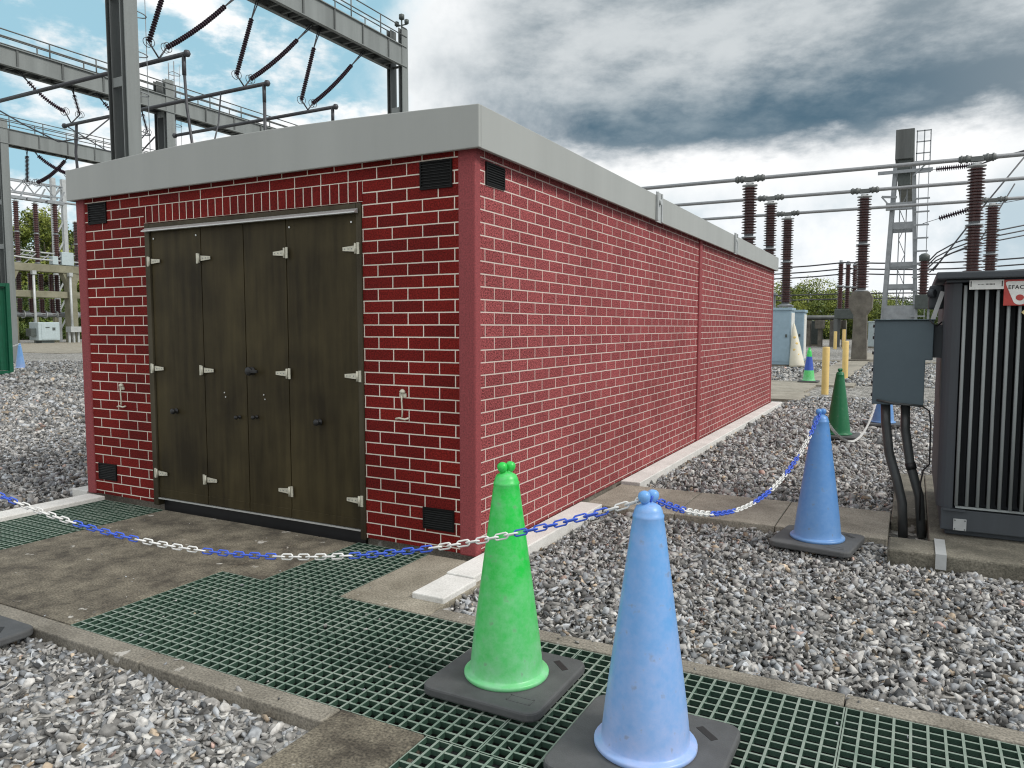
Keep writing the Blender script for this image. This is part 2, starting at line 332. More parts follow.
def make_world():
    w = bpy.data.worlds.new('World'); S.world = w; w.use_nodes = True
    nt = w.node_tree; N = nt.nodes; L = nt.links; BG = N['Background']; BG.inputs['Strength'].default_value = .069
    sky = N.new('ShaderNodeTexSky'); sky.sky_type = 'NISHITA'; sky.sun_disc = False; sky.sun_elevation = SUN_EL; sky.sun_rotation = SUN_AZ
    def math_(op, a, b=None, c=None):
        n = N.new('ShaderNodeMath'); n.operation = op
        for i, x in enumerate((a, b, c)):
            if x is None: continue
            if isinstance(x, (int, float)): n.inputs[i].default_value = x
            else: L.new(x, n.inputs[i])
        return n.outputs[0]
    def sstep(x, a, b):
        n = N.new('ShaderNodeMapRange'); n.interpolation_type = 'SMOOTHSTEP'
        L.new(x, n.inputs[0]); n.inputs[1].default_value = a; n.inputs[2].default_value = b
        return n.outputs[0]
    def mix(f, a, b):
        n = N.new('ShaderNodeMix'); n.data_type = 'RGBA'; L.new(f, n.inputs[0])
        for i, x in ((6, a), (7, b)):
            if isinstance(x, tuple): n.inputs[i].default_value = (*x, 1)
            else: L.new(x, n.inputs[i])
        return n.outputs[2]
    tc = N.new('ShaderNodeTexCoord'); D = tc.outputs['Generated']
    sp = N.new('ShaderNodeSeparateXYZ'); L.new(D, sp.inputs[0]); X, Y, Z = sp.outputs
    zz = math_('ADD', math_('MAXIMUM', Z, 0), .16)
    pl = N.new('ShaderNodeCombineXYZ'); L.new(math_('DIVIDE', X, zz), pl.inputs[0]); L.new(math_('DIVIDE', Y, zz), pl.inputs[1])
    def noise(scale, detail, off, rough=.55, vec=None):
        mp = N.new('ShaderNodeMapping'); mp.inputs['Location'].default_value = off; L.new(vec or pl.outputs[0], mp.inputs[0])
        n = N.new('ShaderNodeTexNoise'); n.inputs['Scale'].default_value = scale; n.inputs['Detail'].default_value = detail; n.inputs['Roughness'].default_value = rough
        L.new(mp.outputs[0], n.inputs['Vector']); return n.outputs['Fac']
    nb = noise(.55, 8, (3.1, 1.7, 0)); nf = noise(1.6, 9, (7.4, 2.2, 0), .6); nd = noise(6.0, 7, (1.4, 5.2, 3), .6, D); ns = noise(2.6, 8, (4.4, 1.2, .7), .6, D)
    az = math_('ARCTAN2', math_('MULTIPLY', X, -1), Y)
    # thick slate cloud bank over the right half, white cloud masses, blue gaps to the left
    wob = math_('MULTIPLY', math_('SUBTRACT', ns, .5), 1.0)
    wob2 = math_('MULTIPLY', math_('SUBTRACT', nd, .5), .5)
    a2 = math_('ADD', az, math_('MULTIPLY', wob, .55)); a2 = math_('ADD', a2, math_('MULTIPLY', wob2, .3))
    ms = N.new('ShaderNodeMapping'); ms.inputs['Scale'].default_value = (1, 1, 2.3); L.new(D, ms.inputs[0])
    st = noise(3.4, 10, (2.2, 6.1, 1.3), .62, ms.outputs[0]); st2 = noise(9.0, 8, (5.2, 1.1, 4.3), .6, ms.outputs[0])
    stw = math_('SUBTRACT', st, .5); stw2 = math_('SUBTRACT', st2, .5)
    e = math_('ADD', Z, math_('MULTIPLY', stw, .13)); e = math_('ADD', e, math_('MULTIPLY', stw2, .05))
    dark = math_('MULTIPLY', sstep(e, .196, .232), math_('MULTIPLY', sstep(a2, .58, .36), sstep(a2, -1.7, -.8)))
    dark = math_('MULTIPLY', dark, sstep(Z, .80, .5))
    gap = math_('MULTIPLY', sstep(a2, .56, .68), sstep(a2, 2.3, 1.5))
    cover = math_('ADD', math_('MULTIPLY', nb, .25), math_('ADD', math_('MULTIPLY', ns, .55), math_('MULTIPLY', st2, .46)))
    thin = math_('SUBTRACT', 1.0, sstep(cover, .58, .68))
    blue = math_('MULTIPLY', gap, thin)
    K = 10.0
    nv = N.new('ShaderNodeMix'); nv.data_type = 'RGBA'; nv.inputs[0].default_value = .75   # veil of thin haze in the gaps
    L.new(sky.outputs[0], nv.inputs[6]); nv.inputs[7].default_value = (.40*K, .70*K, .82*K, 1)
    white = mix(sstep(ns, .32, .60), (.80*K, .84*K, .86*K), (1.06*K, 1.06*K, 1.06*K))
    right = sstep(az, .62, .30)
    pale = mix(sstep(math_('ADD', math_('MULTIPLY', nd, .5), math_('MULTIPLY', ns, .5)), .40, .60), (.52*K, .64*K, .71*K), (.98*K, 1.0*K, 1.02*K))
    white = mix(math_('MULTIPLY', right, sstep(Z, .19, .13)), white, pale)
    tex = math_('ADD', math_('MULTIPLY', st, .7), math_('MULTIPLY', st2, .3))
    lowc = mix(sstep(tex, .40, .62), (.085*K, .155*K, .215*K), (.27*K, .34*K, .39*K))
    higc = mix(sstep(tex, .38, .60), (.23*K, .29*K, .335*K), (.62*K, .66*K, .68*K))
    slate = mix(sstep(e, .25, .34), lowc, higc)
    slate = mix(math_('MULTIPLY', sstep(az, .10, -.14), .6), slate, mix(sstep(tex, .40, .60), (.30*K, .35*K, .385*K), (.62*K, .67*K, .70*K)))
    c = mix(blue, white, nv.outputs[2]); c = mix(dark, c, slate)
    L.new(c, BG.inputs['Color'])
make_world()
S.view_settings.view_transform = 'Standard'; S.view_settings.look = 'None'; S.view_settings.exposure = .58; S.view_settings.gamma = 1
S.render.engine = 'CYCLES'; S.cycles.max_bounces = 6; S.cycles.use_denoising = True; S.cycles.filter_width = 1.15

# ------------------------------------------------------------------ setting: ground, trenches, paving
GZ = -.06
TR = [(-1.36, 8, -2.0, -.98), (-1.0, -.37, -.98, -.03), (-4.0, -3.15, -6, -.05), (.97, 8, -3.2, -2.0)]
xs = sorted({-900, -120, -30, 30, 120, 900} | {t[0] for t in TR} | {t[1] for t in TR})
ys = sorted({-900, -120, -30, 30, 120, 1500} | {t[2] for t in TR} | {t[3] for t in TR})
g = MB(); vv = {}
def gv(x, y):
    if (x, y) not in vv: vv[(x, y)] = g.bm.verts.new((x, y, GZ))
    return vv[(x, y)]
pit = MB()
for x0, x1 in zip(xs, xs[1:]):
    for y0, y1 in zip(ys, ys[1:]):
        cx, cy = (x0+x1)/2, (y0+y1)/2
        if any(a < cx < b and c < cy < d for a, b, c, d in TR): continue
        g.bm.faces.new((gv(x0, y0), gv(x1, y0), gv(x1, y1), gv(x0, y1)))
structure(g.build('ground', M['ground']))
for a, b, c, d in TR:
    q = [pit.bm.verts.new(p) for p in ((a, c, -.75), (b, c, -.75), (b, d, -.75), (a, d, -.75))]; pit.bm.faces.new(q)
bnd = [(-1.36, -2, .97, -2), (.97, -2, .97, -3.2), (-1.36, -.98, -1.36, -2), (-1.36, -.98, -1.0, -.98), (-1.0, -.98, -1.0, -.03), (-1.0, -.03, -.37, -.03), (-.37, -.03, -.37, -.98), (-.37, -.98, 8, -.98), (-4, -6, -4, -.05), (-4, -.05, -3.15, -.05), (-3.15, -.05, -3.15, -6)]
for a, b, c, d in bnd:
    q = [pit.bm.verts.new(p) for p in ((a, b, -.75), (c, d, -.75), (c, d, GZ), (a, b, GZ))]; pit.bm.faces.new(q)
structure(pit.build('trench_floor', M['pit']))

def slab(name, m, rects, z1=0., z0=-.14, bev=.008):
    for (x0, x1, y0, y1) in rects:
        b = MB(); b.box(x0, x1, y0, y1, z0, z1); structure(b.build(name, m, bevel=bev))
slab('pavement', M['concrete_slab'], [(-3.15, -1.365, -1.995, -.06), (-1.357, -1.003, -.978, -.06)])
slab('kerb', M['concrete_kerb'], [(-3.15, -.62, -2.12, -2.003), (-.615, .535, -2.12, -2.003), (-6.5, -4.35, -2.12, -2.003)])
slab('pavement', M['concrete_slab'], [(.54, .965, -5, -2.003)])
slab('pavement', M['concrete_tan'], [(-.365, .27, -.975, -.04)])
slab('kerb', M['concrete_kerb'], [(.275, 2.40, -.975, -.86), (2.406, 4.5, -.975, -.86), (4.506, 7, -.975, -.86)])
slab('kerb', M['concrete_white'], [(.03, .235, -.42, 1.78), (.03, .235, 2.82, 5.4), (.03, .235, 5.407, 12.1)], z1=.045)
slab('kerb', M['concrete_white'], [(.035, .26, -.80, -.425)], z1=.035)
slab('kerb', M['concrete_white'], [(-4.24, -4.005, -5, -.05), (-4.6, -4.36, 0, 12)], z1=.03)
slab('path', M['concrete_path'], [(.05, .86, 1.83, 2.77), (.866, 1.68, 1.835, 2.775), (1.686, 2.49, 1.83, 2.77)], z1=.02)
slab('path', M['concrete_path'], [(-1.3, .42, 13.3, 15.3), (-1.3, .25, 15.31, 18.2), (-1.9, 1.2, 18.21, 19.4), (-.4, .8, 19.41, 30), (-.4, .8, 30.02, 48), (-6, 8, 35.0, 35.6)], z1=.0)
slab('path', M['concrete_tan'], [(-82, -60, 22, 60), (-60, -45, 24, 34)], z1=-.03, z0=-.1)

# ------------------------------------------------------------------ loose gravel (uncountable)
def frustum(x, y, m=330):
    dx, dy = x-CAM[0], y-CAM[1]
    f = -math.sin(YAW)*dx + math.cos(YAW)*dy; r = math.cos(YAW)*dx + math.sin(YAW)*dy
    fs = np.maximum(f, .2); px = 512 + FPX*r/fs; py = 327.5 + FPX*1.6/fs
    return (f > .5) & (px > -m) & (px < 1024+m) & (py < 768+650), f
def chips(k=18):
    """angular stone shapes: hulls of a few random points"""
    out = []; r = np.random.default_rng(5)
    while len(out) < k:
        b = bmesh.new(); n = r.integers(9, 13)
        q = r.normal(size=(n, 3)); q /= np.linalg.norm(q, axis=1)[:, None]; q = np.sign(q)*np.abs(q)**.8
        for p in q: b.verts.new(p)
        h = bmesh.ops.convex_hull(b, input=b.verts[:])
        bmesh.ops.delete(b, geom=[v for v in b.verts if not v.link_faces], context='VERTS')
        b.verts.index_update(); bmesh.ops.recalc_face_normals(b, faces=b.faces[:])
        if len(b.faces) >= 10: out.append((np.array([v.co[:] for v in b.verts]), np.array([[v.index for v in f.verts] for f in b.faces])))
        b.free()
    return out
def gravel(rects, holes):
    P = []; SZ = []
    for (x0, x1, y0, y1, z, dmin, dmax, dens, size) in rects:
        n = int((x1-x0)*(y1-y0)*dens)
        x = RNG.uniform(x0, x1, n); y = RNG.uniform(y0, y1, n)
        ok, f = frustum(x, y)
        d = np.hypot(x-CAM[0], y-CAM[1]); ok &= (d >= dmin) & (d < dmax)
        for (a, b, c, e) in holes: ok &= ~((x > a) & (x < b) & (y > c) & (y < e))
        x, y = x[ok], y[ok]; n = len(x)
        zz = z + RNG.uniform(-.026, .010, n)*size/.02
        P.append(np.stack([x, y, zz], 1)); SZ.append(size*RNG.lognormal(0, .36, n).clip(.42, 2.1))
    P = np.concatenate(P); SZ = np.concatenate(SZ); n = len(P)
    sc = np.stack([RNG.uniform(.95, 1.6, n), RNG.uniform(.7, 1.15, n), RNG.uniform(.28, .66, n)], 1)*SZ[:, None]
    q = RNG.normal(size=(n, 4)); q[:, 1:3] *= .42; q /= np.linalg.norm(q, axis=1)[:, None]
    w, a, b, c = q.T
    Mx = np.stack([1-2*(b*b+c*c), 2*(a*b-c*w), 2*(a*c+b*w), 2*(a*b+c*w), 1-2*(a*a+c*c), 2*(b*c-a*w), 2*(a*c-b*w), 2*(b*c+a*w), 1-2*(a*a+b*b)], 1).reshape(n, 3, 3)
    lum = RNG.beta(1.4, 1.75, n)*.58 + .045
    tint = np.stack([np.ones(n), np.full(n, .975), np.full(n, .93)], 1); k = RNG.random(n)
    tint[k < .03] = (1.22, .98, .72); tint[(k > .03) & (k < .04)] = (1.2, .86, .74); tint[(k > .04) & (k < .36)] = (.95, .99, 1.03)
    col = np.concatenate([np.clip(lum[:, None]*tint, 0, .85), np.ones((n, 1))], 1)
    CH = chips(); which = RNG.integers(0, len(CH), n); VV = []; FF = []; CC = []; off = 0
    for i, (V0, F0) in enumerate(CH):
        sel = np.nonzero(which == i)[0]; m = len(sel); nv = len(V0)
        V = np.einsum('nij,nvj->nvi', Mx[sel], V0[None]*sc[sel][:, None, :]) + P[sel][:, None, :]
        VV.append(V.reshape(-1, 3)); FF.append((F0[None] + (np.arange(m)*nv)[:, None, None]).reshape(-1) + off); CC.append(np.repeat(col[sel], nv, 0)); off += m*nv
    V = np.concatenate(VV); F = np.concatenate(FF); C = np.concatenate(CC); nf = len(F)//3
    me = bpy.data.meshes.new('gravel')
    me.vertices.add(len(V)); me.vertices.foreach_set('co', V.astype(np.float32).ravel())
    me.loops.add(nf*3); me.loops.foreach_set('vertex_index', F.astype(np.int32))
    me.polygons.add(nf); me.polygons.foreach_set('loop_start', np.arange(0, nf*3, 3, dtype=np.int32)); me.polygons.foreach_set('loop_total', np.full(nf, 3, dtype=np.int32))
    me.update(calc_edges=True)
    ca = me.color_attributes.new('stone', 'FLOAT_COLOR', 'POINT'); ca.data.foreach_set('color', C.astype(np.float32).ravel())
    me.materials.append(M['stone'])
    o = bpy.data.objects.new('gravel', me); COL.objects.link(o); o['kind'] = 'stuff'
    o['label'] = 'loose grey crushed stone spread over the yard'
    return o
Z1 = GZ + .028
HOLES = [(2.48, 6, 1.34, 4.6), (-.1, .235, -1, 13), (.23, 2.5, 1.81, 2.79), (-1.3, .43, 13.28, 19.4), (-1.9, 1.2, 18.2, 19.42), (-.42, .82, 19.4, 60)]
gravel([(.25, 8, -.855, 13, Z1, 0, 6.2, 2400, .0168), (.24, 12, 0, 16, Z1, 6.2, 10.5, 1350, .021), (.24, 14, 4, 24, Z1, 10.5, 19, 650, .028),
        (-4.4, .53, -5, -2.13, GZ+.004, 0, 9, 2500, .0175),
        (-40, -4.62, -6, 9, Z1, 6, 14, 1000, .022), (-45, -4.62, -6, 16, Z1, 14, 24, 380, .032), (-60, -15, -2, 26, Z1, 24, 42, 110, .05), (-1.3, 4, -1.98, -1.0, -.008, 0, 9, 5, .008), (-3.1, .9, -2.1, -.1, .004, 0, 9, 7, .0065), (.28, 4, -.97, -.87, .004, 0, 9, 40, .008), (-.9, .53, -2.115, -2.01, .004, 0, 9, 40, .009), (-3, 12, 19, 44, Z1, 19, 38, 110, .05)], HOLES)

# ------------------------------------------------------------------ moulded gratings
def grating(x0, x1, y0, y1, label, pitch=.0605):
    t = thing('floor_grating', ((x0+x1)/2, (y0+y1)/2, -.04), label, 'grating', 'green gratings over the cable trenches')
    x0 += .0015; x1 -= .0015; y0 += .0015; y1 -= .0015
    m = MB(); w = .0052; ztop = -.004; zb = -.027
    nx = round((x1-x0)/pitch); ny = round((y1-y0)/pitch)
    def bar(ax0, ax1, ay0, ay1, z):
        m.box(ax0, ax1, ay0, ay1, zb, z)
    for i in range(nx+1):
        x = x0 + (x1-x0)*i/nx; e = .006 if i in (0, nx) else w
        bar(max(x0, x-e), min(x1, x+e), y0, y1, ztop)
    for j in range(ny+1):
        y = y0 + (y1-y0)*j/ny; e = .006 if j in (0, ny) else w
        bar(x0, x1, max(y0, y-e), min(y1, y+e), ztop-.0015)
    m.build('mesh_panel', M['grating'], t)
    for yy in (y0+.02, y1-.02):
        b = MB(); b.box(x0+.01, x1-.01, yy-.015, yy+.015, -.075, -.0275); b.build('bearer', M['black'], t)
    return t
grating(-1.36, -.03, -2.0, -.98, 'green mesh grating where the long strip ends against the dark concrete slab')
grating(-.03, 1.20, -2.0, -.98, 'green mesh grating carrying the foot of the bright green cone')
grating(1.20, 2.41, -2.0, -.98, 'green mesh grating carrying the large palest blue cone')
grating(2.41, 3.62, -2.0, -.98, 'green mesh grating of the strip beyond the large palest blue cone, beside the gravel')
grating(3.62, 4.83, -2.0, -.98, 'green mesh grating last in the strip, mostly out of sight past the palest blue cone')
grating(.97, 2.18, -3.1, -2.003, 'green mesh grating beside the short concrete slab, before the large palest blue cone')
grating(-1.0, -.37, -.977, -.035, 'short green mesh grating running up to the brick wall between two slabs')
grating(-4.0, -3.15, -1.06, -.055, 'green mesh grating touching the brick wall beside the pale kerb')
grating(-4.0, -3.15, -2.1, -1.063, 'green mesh grating beside the pale kerb, second out from the brick wall')

# ------------------------------------------------------------------ brick kiosk
W, LEN, H = 4.317, 12.02, 2.79
K = thing('brick_switch_house', (-W/2, LEN/2, 0), 'low red brick switch house with dark timber doors and a grey fascia', 'building')
m = MB(); m.prism([(-W+.06, .03), (-3.365, .03), (-3.365, 2.505), (-.952, 2.505), (-.952, .03), (-.06, .03), (-.06, H+.05), (-W+.06, H+.05)], .12, u=(1,0,0), v=(0,0,1), n=(0,1,0))
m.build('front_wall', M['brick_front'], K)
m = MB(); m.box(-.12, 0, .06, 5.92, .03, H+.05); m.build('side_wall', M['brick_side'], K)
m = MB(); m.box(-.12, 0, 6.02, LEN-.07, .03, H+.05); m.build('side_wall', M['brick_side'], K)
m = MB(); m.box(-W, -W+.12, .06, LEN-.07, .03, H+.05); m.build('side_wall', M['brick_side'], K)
m = MB(); m.box(-W+.06, -.06, LEN-.12, LEN, .03, H+.05); m.build('back_wall', M['brick_front'], K)
for nm, a in (('corner_post', (-.125, .012, -.012, .062)), ('corner_post', (-W-.012, -W+.11, -.012, .062)), ('corner_post', (-.12, .012, LEN-.075, LEN+.012)), ('corner_post', (-W-.012, -W+.11, LEN-.075, LEN+.012)), ('cover_strip', (-.06, .022, 5.90, 6.03)), ('cover_strip', (-W-.022, -W+.06, 5.90, 6.03))):
    m = MB(); m.box(a[0], a[1], a[2], a[3], .02, H+.04); m.build(nm, M['red_post'], K, bevel=.012)
m = MB(); m.box(-W+.02, -.02, .076, LEN-.02, -.12, .028); m.build('base_slab', M['concrete_kerb'], K)
m = MB(); m.box(-3.372, -.945, -.0035, .02, 2.508, 2.658); m.build('soldier_course', M['soldier'], K)
# roof and fascia (front top edge is very slightly cambered)
top = [(-W-.03 + (W+.115)*i/12, 3.04 + .062*math.sin(PI*i/12)) for i in range(13)]
m = MB(); m.prism([(-W-.03, 2.765)] + [(.085, 2.765)] + top[::-1], .03, o=(0, -.085, 0), u=(1,0,0), v=(0,0,1), n=(0,1,0)); m.build('fascia', M['fascia'], K, bevel=.006)
m = MB(); m.prism([(-W-.03, 2.765)] + [(.085, 2.765)] + top[::-1], .03, o=(0, LEN+.055, 0), u=(1,0,0), v=(0,0,1), n=(0,1,0)); m.build('fascia', M['fascia'], K, bevel=.006)
for x in (.055, -W-.03):
    m = MB(); m.box(x, x+.03, -.054, LEN+.054, 2.765, 3.04); m.build('fascia', M['fascia'], K, bevel=.004)
m = MB(); m.prism([(-W+.001, 2.80)] + [(.054, 2.80)] + [(min(max(x, -W+.001), .054), z-.02) for x, z in top[::-1]], LEN+.1, o=(0, -.05, 0), u=(1,0,0), v=(0,0,1), n=(0,1,0)); m.build('roof', M['roof'], K)
for y in (3.68, 7.72, -99):
    if y < 0: continue
    m = MB(); m.box(.086, .094, y, y+.20, 2.75, 3.075).box(.095, .115, y, y+.03, 2.76, 3.07).box(.095, .108, y+.17, y+.20, 2.76, 3.07)
    m.tube([(.097, y+.11, 2.97), (.118, y+.11, 2.97)], .03, 10)
    m.build('joint_clip', M['galv_pale'], K, bevel=.003)
# vents
def vent(x0, x1, z0, z1, side=False):
    f = MB()
    def bx(mb, a, b, c, d, e, g_, rot=None):
        if side: mb.box(-d, -c, a, b, e, g_)
        else: mb.box(a, b, c, d, e, g_)
    t = .012
    bx(f, x0, x1, -.012, .01, z0, z0+t); bx(f, x0, x1, -.012, .01, z1-t, z1); bx(f, x0, x0+t, -.012, .01, z0+t, z1-t); bx(f, x1-t, x1, -.012, .01, z0+t, z1-t)
    bx(f, x0+t, x1-t, -.003, .002, z0+t, z1-t)
    v = f.build('vent', M['vent'], K)
    s = MB(); n = 8
    for k in range(n):
        z = z0+t + (z1-z0-2*t)*(k+.2)/n
        if side: s.prism([(-.001, z+.010), (-.001, z+.014), (.0115, z+.004), (.0115, z)], x1-x0-2*t, o=(0, x0+t, 0), u=(1,0,0), v=(0,0,1), n=(0,1,0))
        else: s.prism([(.001, z+.010), (.001, z+.014), (-.0115, z+.004), (-.0115, z)], x1-x0-2*t, o=(x0+t, 0, 0), u=(0,1,0), v=(0,0,1), n=(1,0,0))
    s.build('louvre', M['slat'], v)
for x in (-.435, -4.15): vent(x, x+.262, 2.545, 2.735); vent(x, x+.262, .172, .325)
vent(.14, .405, 2.57, 2.725, True)
# doors
m = MB()
m.box(-3.362, -3.302, -.012, .06, .012, 2.50).box(-1.000, -.954, -.012, .06, .012, 2.50).box(-3.30, -1.002, -.012, .06, 2.445, 2.50)
m.build('door_frame', M['frame'], K, bevel=.004)
m = MB(); m.prism([(-.045, 2.428), (-.045, 2.436), (-.006, 2.462), (-.006, 2.428)], 2.37, o=(-3.345, -.012, 0), u=(0,1,0), v=(0,0,1), n=(1,0,0)); m.build('drip_bar', M['alu'], K)
m = MB(); m.box(-3.30, -1.002, .05, .075, -.10, .10); m.build('door_gap_shade', M['black'], K)  # black strip stands in for the shaded gap under the doors
m = MB(); m.box(-3.30, -1.002, -.010, .046, .072, .082); m.build('sill_strip', M['alu'], K)
xs_ = [-3.298, -2.668, -2.170, -1.706, -1.004]
KN = {0: [(-3.03, .874)], 1: [(-2.256, .865)], 2: [(-2.10, 1.248), (-2.061, .876)], 3: [(-1.391, .876)]}
for k in range(4):
    d = MB(); d.box(xs_[k]+.004, xs_[k+1]-.004, .005, .045, .085, 2.440)
    d.box(xs_[k]+.004, xs_[k+1]-.004, .001, .0048, .088, .16)
    dl = d.build('door_leaf', M['door'], K, bevel=.003)
    left = k < 2; hx = xs_[k] if left else xs_[k+1]; s = 1 if left else -1
    for z in (.305, 1.24, 2.175):
        h = MB()
        a, b = sorted((hx - s*.034, hx - s*.012)); h.box(a, b, -.019, -.0125, z-.042, z+.042)
        h.tube([(hx, -.020, z-.038), (hx, -.020, z+.038)], .008, 8)
        pts = [(hx + s*.012, z-.022), (hx + s*.012, z+.022), (hx + s*.125, z+.013), (hx + s*.125, z-.013)]
        h.prism(pts, .006, o=(0, -.012, 0), u=(1,0,0), v=(0,0,1), n=(0,1,0))
        h.build('hinge', M['hinge'], dl)
        bl = MB()
        for q in (.04, .072, .104): bl.tube([(hx + s*q, -.0145, z), (hx + s*q, -.010, z)], .0045, 6)
        bl.build('rivet', M['galv'], dl)
    for (x, z) in KN[k]:
        h = MB(); r = .036 if z > 1 else .026 if k in (0, 3) else .017
        h.lathe([(0, -.001), (r*.9, 0), (r*.9, .006), (r*.4, .012), (r*.4, .03), (r, .036), (r*.95, .048), (r*.5, .056), (0, .057)], 14, (x, 0, z), (0, -1, 0))
        if z > 1: h.box(x, x+.10, -.05, -.035, z-.012, z+.012, bev=.004)
        h.build('handle', M['black'], dl)
    if k in (0, 3):
        for x in (xs_[k]+.04, xs_[k+1]-.05): h = MB(); h.tube([(x, -.002, 2.37), (x, .003, 2.37)], .008, 8); h.build('stud', M['alu'], dl)
    if k in (1, 2):
        h = MB(); x = -2.43 if k == 1 else -1.98
        for q in (0, .012): h.tube([(x+q, -.0015, 1.06-q*3), (x+q, .002, 1.06-q*3)], .006, 8)
        h.build('stud', M['alu'], dl)
# chain hooks on the wall
for x, z, in ((-.60, 1.03), (-3.76, .96)):
    m = MB(); m.box(x-.028, x+.028, -.012, .002, z+.07, z+.10, bev=.003)
    m.tube([(x, -.02, z+.085), (x, -.022, z+.05), (x+.004, -.02, z-.03), (x, -.02, z-.07)], .006, 6)
    m.tube([(x-.055, -.02, z-.085), (x-.02, -.026, z-.078), (x+.03, -.024, z-.085), (x+.055, -.014, z-.075)], .008, 6)
    m.lathe([(0, -.02), (.02, -.012), (.022, 0), (.012, .012), (0, .018)], 10, (x, -.012, z+.115))
    m.build('chain_hook', M['hinge'], K)

# ------------------------------------------------------------------ traffic cones
def cone(x, y, body, label, rotz=0, bands=None, bz=0.0, half=.283, group='barrier cones with grey square feet'):
    t = thing('traffic_cone', (x, y, bz), label, 'cone', group); t.rotation_euler.z = rotz
    b = MB(); c = .06; h = half
    poly = []
    for cx, cy, a0 in ((h-c, h-c, 0), (-h+c, h-c, 90), (-h+c, -h+c, 180), (h-c, -h+c, 270)):
        poly += [(cx + c*math.cos(R(a0+q)), cy + c*math.sin(R(a0+q))) for q in (0, 22.5, 45, 67.5, 90)]
    b.prism(poly, .042, o=(0, 0, .004)); bo = b.build('base', M['rubber'], t, (0, 0, 0), bevel=.010)
    s = MB()
    s.box(.172, .202, .13, .23, .043, .0472, rot=Matrix.Rotation(R(48), 3, 'Z'))
    s.build('grip_slot', M['ink'], bo, (0, 0, 0))
    s = MB()
    for (a, b_, w, d) in ((.17, -.17, .11, .006), (.17, -.215, .11, .006), (.117, -.192, .006, .05), (.223, -.192, .006, .05)): s.box(a-w/2, a+w/2, b_-d/2, b_+d/2, .0445, .0475)
    s.build('moulded_mark', M['rubber'], bo, (0, 0, 0))
    prof = [(.186, .046), (.191, .052), (.191, .062), (.186, .067), (.167, .068), (.164, .075), (.160, .12), (.149, .22), (.1305, .36), (.113, .49), (.0955, .62), (.078, .75), (.0625, .865), (.0565, .905), (.0575, .910), (.0575, .918), (.054, .922), (.051, .935), (.044, .950), (.030, .958), (.024, .962), (0, .963)]
    m_ = MB()
    if not bands: m_.lathe(prof, 40)
    else:
        m_.lathe([p for p in prof if p[1] <= .3] + [(.1319, .35)], 32)
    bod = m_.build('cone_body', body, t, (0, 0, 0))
    if bands:
        for (z0, z1, mm, lb) in bands:
            rr = lambda z: .1305 - (z-.36)*.1347
            q = MB(); q.lathe([(rr(z0), z0), (rr(z1), z1)] if z1 < .9 else [(rr(z0), z0), (rr(.915), .915), (.050, .926), (.03, .958), (0, .963)], 32); q.build('band', mm, t, (0, 0, 0), label=lb)
    for a in (R(62), R(242)):
        k = MB(); dx, dy = math.cos(a)*.019, math.sin(a)*.019
        k.tube([(dx*.5, dy*.5, .955), (dx*.75, dy*.75, .972)], [.016, .011], 10)
        k.lathe([(0, -.022), (.014, -.020), (.022, -.006), (.023, .006), (.019, .017), (.010, .023), (0, .024)], 14, (dx*1.1, dy*1.1, .984), (dx*12, dy*12, 1))
        k.build('chain_horn', bands[-1][2] if bands else body, t, (0, 0, 0))
    return t
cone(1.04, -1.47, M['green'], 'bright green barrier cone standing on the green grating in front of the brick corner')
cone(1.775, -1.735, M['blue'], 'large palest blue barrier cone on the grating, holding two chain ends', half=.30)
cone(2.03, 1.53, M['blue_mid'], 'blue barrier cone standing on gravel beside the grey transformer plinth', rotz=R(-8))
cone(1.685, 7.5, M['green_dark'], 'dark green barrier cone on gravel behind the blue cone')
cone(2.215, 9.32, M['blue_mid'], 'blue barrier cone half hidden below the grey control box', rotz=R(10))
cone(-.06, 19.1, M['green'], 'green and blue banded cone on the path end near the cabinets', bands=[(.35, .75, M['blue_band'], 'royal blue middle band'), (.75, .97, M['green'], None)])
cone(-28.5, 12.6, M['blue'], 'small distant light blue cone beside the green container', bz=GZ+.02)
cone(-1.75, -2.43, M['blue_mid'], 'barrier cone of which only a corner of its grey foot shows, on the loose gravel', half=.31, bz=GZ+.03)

def sag_pts(a, b, sag, n=400):
    a, b = Vector(a), Vector(b); return [a.lerp(b, i/n) - Vector((0, 0, sag*4*(i/n)*(1-i/n))) for i in range(n+1)]
def link_mesh(mb, c, d, roll, L=.030, w=.0125, r=.0040, seg=10, sub=5):
    d = d.normalized(); up = Vector((0, 0, 1)); n = (up - d*up.dot(d)).normalized(); b = d.cross(n)
    u = n*math.cos(roll) + b*math.sin(roll); v = d.cross(u)
    ring = []
    for k in range(seg):
        t = 2*PI*k/seg; cx = math.cos(t); sx = math.sin(t)
        ctr = c + d*(cx*w + (L-w)*(1 if cx > 0.01 else -1 if cx < -.01 else 0)) + u*sx*w
        rad = (d*cx + u*sx).normalized()
        ring.append([mb.bm.verts.new(ctr + (rad*math.cos(q) + v*math.sin(q))*r) for q in [2*PI*j/sub for j in range(sub)]])
    for k in range(seg):
        A, B = ring[k], ring[(k+1) % seg]
        for j in range(sub):
            f = mb.bm.faces.new((A[j], A[(j+1) % sub], B[(j+1) % sub], B[j])); f.smooth = True
